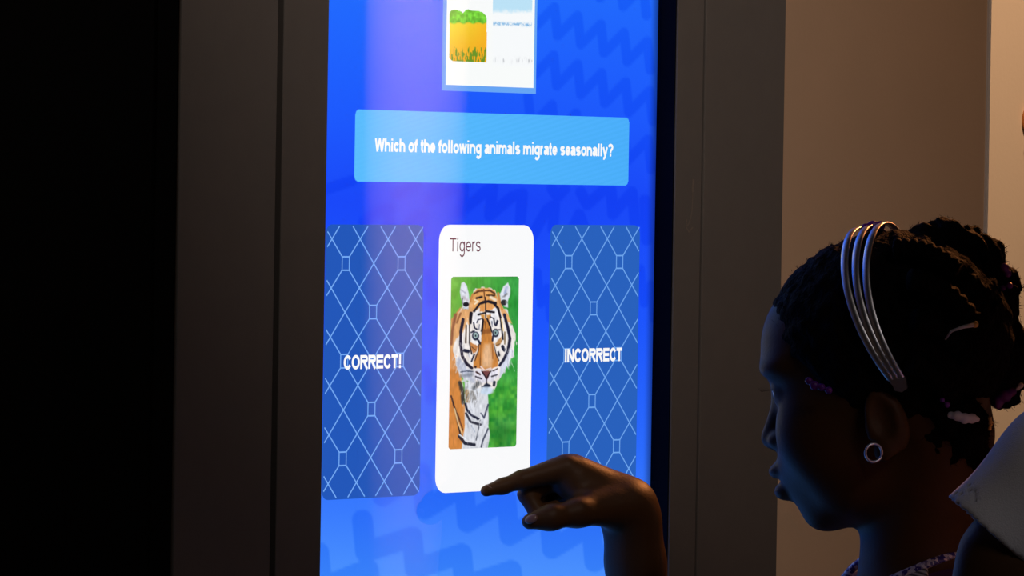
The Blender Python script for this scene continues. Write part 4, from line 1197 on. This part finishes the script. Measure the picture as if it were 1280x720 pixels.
# headband of three silver strips
def band_path(i):
    pts = []; nrm = []
    for k in range(61):
        ph = math.radians(-114 + 228 * k / 60)
        c_ = (1 - math.cos(ph)) / (1 - math.cos(math.radians(114)))
        x = 0.0045 - 0.030 * c_ ** 2 - i * (0.0106 - 0.0066 * c_)
        rr = 1.0
        y = 0.0835 * math.sin(ph); z = 0.004 + 0.0905 * math.cos(ph)
        pts.append(hp(x, y, z)); nn = np.array([0.0, math.sin(ph) / 0.0835, math.cos(ph) / 0.0905]); nrm.append((nn / np.linalg.norm(nn)) @ HF)
    return np.array(pts), np.array(nrm)
def strip(name, pts, nrm, w, th, m, parent):
    V = []; Fc = []; N = len(pts)
    for i in range(N):
        t = pts[min(i + 1, N - 1)] - pts[max(i - 1, 0)]; t /= np.linalg.norm(t); s_ = np.cross(t, nrm[i]); s_ /= np.linalg.norm(s_)
        u_ = np.cross(s_, t); ww = w * (0.72 if i in (0, N - 1) else 1.0)
        # slightly domed section
        for a, b in ((-1, 0.0), (-0.86, 0.85), (0, 1.0), (0.86, 0.85), (1, 0.0), (0.8, -0.5), (-0.8, -0.5)):
            V.append(pts[i] + s_ * a * ww / 2 + u_ * b * th)
    for i in range(N - 1):
        for k in range(7): Fc.append((7 * i + k, 7 * i + (k + 1) % 7, 7 * (i + 1) + (k + 1) % 7, 7 * (i + 1) + k))
    Fc.append(tuple(range(7))[::-1]); Fc.append(tuple(7 * (N - 1) + k for k in range(7)))
    return mesh(name, V, Fc, m, parent, True)
bp = [band_path(i) for i in range(3)]
headband = strip('headband', *bp[1], 0.0060, 0.0010, M_silver, g.root); tag(headband, 'silver headband of three strips')
for i in (0, 2): strip('band', *bp[i], 0.0060, 0.0010, M_silver, headband)
for j in (0, -1):
    Vt = []; mid = bp[1][0][j]; nn = bp[1][1][j]; side = bp[2][0][j] - bp[0][0][j]; L_ = np.linalg.norm(side); side /= L_; dn = np.cross(nn, side)
    if dn[2] > 0: dn = -dn
    for a, b in ((-L_ / 2 - .0022, -0.004), (L_ / 2 + .0022, -0.004), (L_ / 2 + .001, 0.005), (0, 0.007), (-L_ / 2 - .001, 0.005)):
        for t_ in (0.0012, -0.0012): Vt.append(mid + side * a + dn * b + nn * t_)
    mesh('end_tab', Vt, [tuple(2 * q for q in range(5)), tuple(2 * q + 1 for q in range(5))[::-1]] + [(2 * q, 2 * ((q + 1) % 5), 2 * ((q + 1) % 5) + 1, 2 * q + 1) for q in range(5)], M_silver, headband)

# hoop earring, clips, ties and beads
er = g.L(1092, 566, D0 - 0.072)
hoop = []
for k in range(28):
    a = 2 * math.pi * k / 28; hoop.append(er + 0.0066 * np.array([math.cos(a) * 0.93, math.cos(a) * 0.36, math.sin(a)]))
tag(tube('earring', hoop, 0.0011, M_silver, g.root, 8, True), 'small silver hoop earring')
def clip_lumps(name, cs, m, label=None, sub=None):
    """a moulded barrette: a bar with rounded lobes"""
    fd = Field()
    for (px, py, dd, r) in cs:
        rr = r * D0 / F_PX; fd.ell(g.L(px, py, D0 + dd), (rr, rr * 0.75, rr), None, 0.0008)
    pp = np.array([g.L(c[0], c[1], D0 + c[2]) for c in cs])
    o = g.box(fd, pp.min(0) - 0.012, pp.max(0) + 0.012, 0.0011, None, name, m)
    if label: tag(o, label)
    return o
clip_lumps('hair_clip', [(1011, 476, -0.062, 5), (1018, 482, -0.064, 6), (1027, 484, -0.066, 5), (1036, 488, -0.068, 5)], M_purple, 'purple clip at the temple')
clip_lumps('hair_clip', [(1189, 519, -0.074, 5), (1197, 520, -0.076, 6.5), (1206, 523, -0.076, 7), (1215, 523, -0.075, 6.5), (1221, 524, -0.073, 4)], M_wclip, 'white wavy clip')
clip_lumps('hair_clip', [(1178, 500, -0.086, 3.5), (1184, 506, -0.084, 4)], M_purple, 'small purple clip')
clip_lumps('hair_tie', [(1250, 500, -0.01, 7), (1257, 495, -0.012, 8), (1265, 490, -0.01, 6), (1248, 507, -0.01, 5)], M_purple, 'purple ball hair tie')
clip_lumps('hair_tie', [(1256, 334, -0.012, 5.5), (1260, 342, -0.01, 5), (1254, 360, -0.012, 4), (1262, 357, -0.01, 4.5)], M_purple, 'purple tie on the bun')
clip_lumps('hair_clip', [(1082, 285, 0.0, 6), (1091, 282.5, 0.0, 7), (1101, 282, 0.0, 6)], M_purple, 'purple clip on top')
tube('hair_pin', [g.L(1182, 424, D0 - 0.086), g.L(1189, 414, D0 - 0.092), g.L(1204, 408.5, D0 - 0.092), g.L(1217, 406, D0 - 0.088)], [0.0008, 0.0011, 0.0014, 0.0017], M_wclip, g.root, 8)
ball('bead', g.L(1219, 405.5, D0 - 0.087), 0.0026, M_gold, g.root)
clip_lumps('bead', [(1237, 523, -0.055, 3.2), (1238, 529, -0.055, 4), (1237, 536, -0.055, 3)], M_gold, 'gold bead')
clip_lumps('bead', [(1226, 583, -0.055, 2.2), (1225, 590, -0.055, 2.6)], M_wclip)
clip_lumps('bead', [(1276, 482, -0.01, 4), (1272, 486, -0.01, 3)], M_wclip)

# dress
dress = Field()
dress.ell(chest, (0.080, 0.105, 0.135), TF, 0.03)
dress.cap(nb + [0.0, 0.03, -0.035], shR, 0.030, 0.036, 0.03); dress.cap(nb + [0.01, -0.03, -0.035], shL, 0.030, 0.036, 0.03)
dress.cap(nb, nb + [0.006, 0, -0.05], 0.042, 0.055, 0.02)
dress.cap(shR, shR * 0.72 + el * 0.28, 0.038, 0.042, 0.016); dress.cap(shL, shL * 0.72 + elL * 0.28, 0.036, 0.040, 0.016)
dress.ell(belly, (0.080, 0.094, 0.12), TF, 0.03)
dress.cap(belly + [0, 0, -0.06], np.array([belly[0], belly[1], 0.34]), 0.098, 0.175, 0.04)
dress.grow(0.0045); dress.noise(0.0007, 90)
q1 = g.L(1106, 721, D0 - 0.028); q2 = g.L(1157, 698, D0 - 0.040); q3 = g.L(1205, 684, D0 - 0.005)
pn = np.cross(q2 - q1, q3 - q1); pn /= np.linalg.norm(pn); pn = pn if pn[2] > 0 else -pn
dress.cut(pn, float(pn @ q3), 0.003); dress.cut((0, 0, -1), -0.36, 0.003)
dr = g.box(dress, (-0.30, -0.24, 0.33), (0.24, 0.27, 1.06), 0.0034, [(0.33, 0.85, 0.007), (0.85, 1.06, 0.0022)], 'dress', M_dress); tag(dr, 'purple dress with sparkling neckline')
# sparkling neckline trim
trim = Field()
trim.cap(nb, nb + [0.006, 0, -0.05], 0.042, 0.055, 0.02); trim.ell(chest, (0.080, 0.105, 0.135), TF, 0.03)
trim.cap(nb + [0.0, 0.03, -0.035], shR, 0.030, 0.036, 0.03); trim.cap(nb + [0.01, -0.03, -0.035], shL, 0.030, 0.036, 0.03)
trim.grow(0.0062); trim.cut(pn, float(pn @ q3) - 0.001, 0.002); trim.cut(-pn, -float(pn @ q3) + 0.0075, 0.002)
m_tr = mat('sequin_trim', (0.4, 0.2, 0.5), 0.3)
nt = m_tr.node_tree; vo = nt.nodes.new('ShaderNodeTexVoronoi'); vo.inputs['Scale'].default_value = 420
tcn = nt.nodes.new('ShaderNodeTexCoord'); nt.links.new(tcn.outputs['Object'], vo.inputs['Vector'])
cr = nt.nodes.new('ShaderNodeValToRGB'); cr.color_ramp.elements[0].position = 0.35; cr.color_ramp.elements[0].color = (0.05, 0.03, 0.28, 1)
cr.color_ramp.elements[1].position = 0.62; cr.color_ramp.elements[1].color = (0.85, 0.8, 0.9, 1)
sp_ = nt.nodes.new('ShaderNodeSeparateColor'); nt.links.new(vo.outputs['Color'], sp_.inputs[0]); nt.links.new(sp_.outputs[0], cr.inputs[0]); nt.links.new(cr.outputs[0], nt.nodes['Principled BSDF'].inputs['Base Color'])
tm = g.box(trim, nb - [0.13, 0.16, 0.12], nb + [0.13, 0.17, 0.06], 0.0018, None, 'neckline_trim', m_tr, parent=dr); tag(tm, 'sparkling blue and white neckline trim')
tag(tube('shoulder_trim', [g.L(1050, 727, D0 + 0.082), g.L(1066, 710, D0 + 0.080), g.L(1080, 699, D0 + 0.076), g.L(1094, 690, D0 + 0.066)], [0.0024, 0.0032, 0.0032, 0.0024], m_tr, dr, 8), 'sparkling strap edge')
# striped lace patch on the near shoulder
lace = Field()
lace.ell(chest, (0.080, 0.105, 0.135), TF, 0.03); lace.cap(nb, nb + [0.006, 0, -0.05], 0.042, 0.055, 0.02); lace.cap(nb + [0.01, -0.03, -0.035], shL, 0.030, 0.036, 0.03)
lace.grow(0.0075)
lc = g.L(1136, 716, D0 - 0.055)
lace.cut(pn, float(pn @ q3) - 0.006, 0.002)
for sx, off in ((1, 0.015), (-1, 0.024)): lace.cut((sx, 0, 0), sx * lc[0] + off, 0.002)
lace.cut((0, 1, 0), lc[1] + 0.06, 0.002); lace.cut((0, 0, -1), -lc[2] + 0.04, 0.002)
m_la = mat('striped_lace', (0.6, 0.58, 0.6), 0.7)
nt = m_la.node_tree; wv = nt.nodes.new('ShaderNodeTexWave'); wv.inputs['Scale'].default_value = 95; wv.inputs['Distortion'].default_value = 1.2; wv.bands_direction = 'DIAGONAL'
tcn = nt.nodes.new('ShaderNodeTexCoord'); nt.links.new(tcn.outputs['Object'], wv.inputs['Vector'])
cr = nt.nodes.new('ShaderNodeValToRGB'); cr.color_ramp.elements[0].color = (0.07, 0.06, 0.07, 1); cr.color_ramp.elements[1].color = (0.75, 0.72, 0.70, 1)
nt.links.new(wv.outputs['Fac'], cr.inputs[0]); nt.links.new(cr.outputs[0], nt.nodes['Principled BSDF'].inputs['Base Color'])
lo_ = g.box(lace, lc - [0.06, 0.08, 0.08], lc + [0.06, 0.10, 0.06], 0.0018, None, 'lace_patch', m_la, parent=dr); tag(lo_, 'grey striped lace patch')
for sg in (1, -1):
    hip = hips + TF[1] * 0.052 * sg
    fd = Field(); an = np.array([hip[0] + 0.005, hip[1], 0.03])
    fd.cap(an + [0.02, 0, 0.01], an + [-0.105, 0.005, 0.0], 0.030, 0.026, 0.02); fd.cut((0, 0, -1), -0.001, 0.002); fd.cut((0, 0, 1), 0.052, 0.004)
    g.box(fd, an - [0.15, 0.05, 0.035], an + [0.07, 0.05, 0.04], 0.004, None, 'shoe', M_shoe)

# ------------------------------------------------------------------ the second child in the white T-shirt
D2 = 4.44
kid = Figure(1480, D2, 'child in white T-shirt whose sleeve shows at the right picture edge')
k2 = kid
SKIN2 = np.array([0.084, 0.038, 0.015])
H2 = head_frame(48, 4)
sL2 = k2.L(1338, 590, D2 - 0.015)
T2 = np.array([[-0.66, 0.75, 0], [-0.75, -0.66, 0], [0, 0, 1.0]])          # torso: forward, left, up
nb2 = sL2 - T2[1] * 0.132 + [0, 0, 0.075]
O2 = nb2 + T2[0] * 0.035 + [0, 0, 0.138]
b2 = Field(); hp2 = add_head(b2, O2, H2, 0.97)
b2.cap(hp2(-0.030, 0, -0.075), nb2, 0.045, 0.045, 0.02)
ch2 = nb2 - T2[0] * 0.005 + [0, 0, -0.165]
sR2 = nb2 - T2[1] * 0.132 + [0, 0, -0.075]
tors = [('e', ch2, (0.088, 0.118, 0.150), 0.03), ('c', nb2 + T2[1] * 0.02 + [0, 0, -0.03], sL2, 0.034, 0.040, 0.03), ('c', nb2 - T2[1] * 0.03 + [0, 0, -0.03], sR2, 0.034, 0.040, 0.03),
        ('e', ch2 + [0, 0, -0.17], (0.084, 0.105, 0.14), 0.03), ('e', ch2 + [0, 0, -0.30], (0.090, 0.115, 0.10), 0.03)]
def add_t(fd):
    for t_ in tors:
        if t_[0] == 'e': fd.ell(t_[1], t_[2], T2, t_[3])
        else: fd.cap(t_[1], t_[2], t_[3], t_[4], t_[5])
add_t(b2)
eL2 = k2.L(1214, 815, D2 - 0.02); wL2 = k2.L(1180, 1060, D2 + 0.04)
b2.chain([sL2, k2.L(1257, 700, D2 - 0.02), eL2, wL2], [0.036, 0.0305, 0.0285, 0.021], 0.014)
eR2 = sR2 + [0.0, 0.02, -0.21]; wR2 = eR2 + T2[0] * 0.06 + [0, 0, -0.17]
b2.chain([sR2, eR2, wR2], [0.037, 0.029, 0.021], 0.014)
for w_, sd_ in ((wL2, 1), (wR2, -1)):
    p_ = w_ + [-0.01, 0, -0.05]; b2.ell(p_, (0.016, 0.028, 0.040), None, 0.012)
    for oy, ln in ((-0.022, 0.048), (-0.008, 0.055), (0.007, 0.052), (0.020, 0.04)):
        a = p_ + [-0.003, oy, -0.03]; b2.chain([a, a + [-0.01, 0, -ln * 0.55], a + [0.0, 0, -ln]], [0.008, 0.0075, 0.006], 0.004)
    b2.chain([p_ + [-0.008, 0.018 * sd_, 0.012], p_ + [-0.026, 0.024 * sd_, -0.015], p_ + [-0.030, 0.02 * sd_, -0.04]], [0.0095, 0.009, 0.007], 0.006)
hip2 = ch2 + [0, 0, -0.30]
for sg in (1, -1):
    h_ = hip2 + T2[1] * 0.058 * sg + [0, 0, -0.04]; kn = np.array([h_[0] - 0.01, h_[1], 0.36]); an = np.array([h_[0], h_[1], 0.07])
    b2.chain([h_, kn, an], [0.062, 0.045, 0.028], 0.02); b2.cap(an - T2[0] * 0.015 + [0, 0, -0.04], an + T2[0] * 0.11 + [0, 0, -0.05], 0.023, 0.018, 0.014)
def col2(V):
    c = np.tile(SKIN2, (len(V), 1)); q = ((V - O2) @ H2.T) / 0.97; x, y, z = q.T
    lip = np.exp(-(((z + 0.091) / 0.0105) ** 4)) * np.exp(-((y / 0.021) ** 4)) * (x > 0.083)
    c = c * (1 - 0.45 * lip[:, None]) + np.array([0.16, 0.05, 0.045]) * 0.45 * lip[:, None]
    br = np.exp(-(((z - 0.0035 + 0.25 * np.abs(np.abs(y) - 0.034)) / 0.0036) ** 4)) * (np.abs(np.abs(y) - 0.031) < 0.018) * (x > 0.055)
    return c * (1 - 0.85 * br[:, None])
k2.box(b2, (-0.28, -0.20, 0.0), (0.26, 0.36, 1.45), 0.0030, [(0.0, 0.8, 0.007), (0.8, 1.12, 0.0034), (1.12, 1.42, 0.0026)], 'body', M_skin, col2)
eyes(k2, O2, H2, hp2, 0.97)
h2 = Field()
h2.ell(hp2(-0.004, 0, 0.004), np.array((0.099, 0.078, 0.085)) * 0.97, H2)
for n_, d_ in (((0.775, 0, -0.632), 0.045), ((0.60, 0, -0.80), 0.062)):
    n_ = np.array(n_) / np.linalg.norm(n_); nw = n_ @ H2; h2.cut(nw, float(nw @ O2) + d_ * 0.97, 0.006)
for sg in (1, -1): h2.ell(hp2(-0.008, 0.084 * sg, -0.066), (0.026, 0.022, 0.032), H2, 0.008, 's')
h2.noise(0.0016, 330)
tag(k2.box(h2, O2 - 0.14, O2 + 0.14, 0.0026, None, 'hair', M_hair), 'short dark hair')
# T-shirt: body shell plus a wide open left sleeve
M_tee = mat('white_cotton', (0.82, 0.80, 0.85), 0.9, noise=0.05, nscale=30, bump=0.25, bscale=900, sheen=0.1)
ts = Field(); add_t(ts)
slv_end = k2.L(1241, 668, D2 - 0.02)
ax_ = slv_end - sL2; ax_ /= np.linalg.norm(ax_)
ts.grow(0.007)
ts.cap(sL2 + [0.0, 0, -0.004], slv_end + ax_ * 0.05, 0.046, 0.0385, 0.03)
ts.cap(sR2, sR2 * 0.5 + eR2 * 0.5, 0.046, 0.044, 0.02)
ts.noise(0.0010, 26)
# neck opening, hem, sleeve openings
nk = nb2 + [0.0, 0, -0.012]; ts.cap(nk + T2[0] * 0.03, nk + T2[0] * 0.02 + [0, 0, 0.2], 0.056, 0.09, 0.004, 's')
ts.cut((0, 0, -1), -float(hip2[2] - 0.05), 0.003)
e1 = k2.L(1184.5, 621, D2 - 0.02); e2 = k2.L(1284, 707, D2 - 0.02)
ed = e2 - e1; sn = np.cross(ed, np.array([0, 1.0, 0])); sn /= np.linalg.norm(sn); sn = sn if sn @ ax_ > 0 else -sn
SLP = (sn, float(sn @ e1))
# the sleeve is a cloth tube, so hollow it before trimming
hol = Field()
class Shirt:
    ops = ts.ops
    def prim(self, o, p): return ts.prim(o, p)
    def __call__(self, p, near=None, R=0.0, pd=None):
        d = ts(p)
        ba = slv_end + ax_ * 0.08 - (slv_end - ax_ * 0.055); pa = p - (slv_end - ax_ * 0.055); t = np.clip((pa @ ba) / (ba @ ba), 0, 1)
        inner = np.sqrt(((pa - t[..., None] * ba) ** 2).sum(-1)) - (0.036 + (0.0355 - 0.036) * t)
        d = np.maximum(d, -inner)
        near_arm = np.maximum(p @ sn - SLP[1], -(0.14 - np.sqrt(((p - e1 * 0.5 - e2 * 0.5) ** 2).sum(-1))))
        far = np.sqrt(((p - e1 * 0.5 - e2 * 0.5) ** 2).sum(-1)) - 0.13
        cutd = np.maximum(p @ sn - SLP[1], -1.0)
        return np.where(far < 0, np.maximum(d, cutd), d)
shirt = k2.box(Shirt(), (-0.24, -0.20, float(hip2[2] - 0.07)), (0.26, 0.36, float(nb2[2] + 0.03)), 0.0030, None, 'tshirt', M_tee); tag(shirt, 'white T-shirt')
M_trs = mat('navy_denim', (0.03, 0.04, 0.08), 0.85, noise=0.2, nscale=200)
tr_ = Field(); tr_.ell(hip2, (0.090, 0.115, 0.10), T2, 0.03)
for sg in (1, -1):
    h_ = hip2 + T2[1] * 0.058 * sg + [0, 0, -0.04]; tr_.chain([h_, np.array([h_[0] - 0.01, h_[1], 0.36]), np.array([h_[0], h_[1], 0.09])], [0.062, 0.048, 0.042], 0.02)
tr_.grow(0.005); tr_.cut((0, 0, -1), -0.075, 0.002); tr_.cut((0, 0, 1), float(hip2[2] + 0.02), 0.003)
tag(k2.box(tr_, hip2 * [1, 1, 0] - [0.15, 0.2, -0.05], hip2 + [0.15, 0.2, 0.06], 0.006, None, 'trousers', M_trs), 'dark navy trousers')
for sg in (1, -1):
    h_ = hip2 + T2[1] * 0.058 * sg; fd = Field(); an = np.array([h_[0], h_[1], 0.03])
    fd.cap(an - T2[0] * 0.02 + [0, 0, 0.01], an + T2[0] * 0.115, 0.032, 0.028, 0.02); fd.cut((0, 0, -1), -0.001, 0.002); fd.cut((0, 0, 1), 0.062, 0.004)
    k2.box(fd, an - [0.13, 0.06, 0.035], an + [0.07, 0.16, 0.045], 0.004, None, 'shoe', M_shoe)
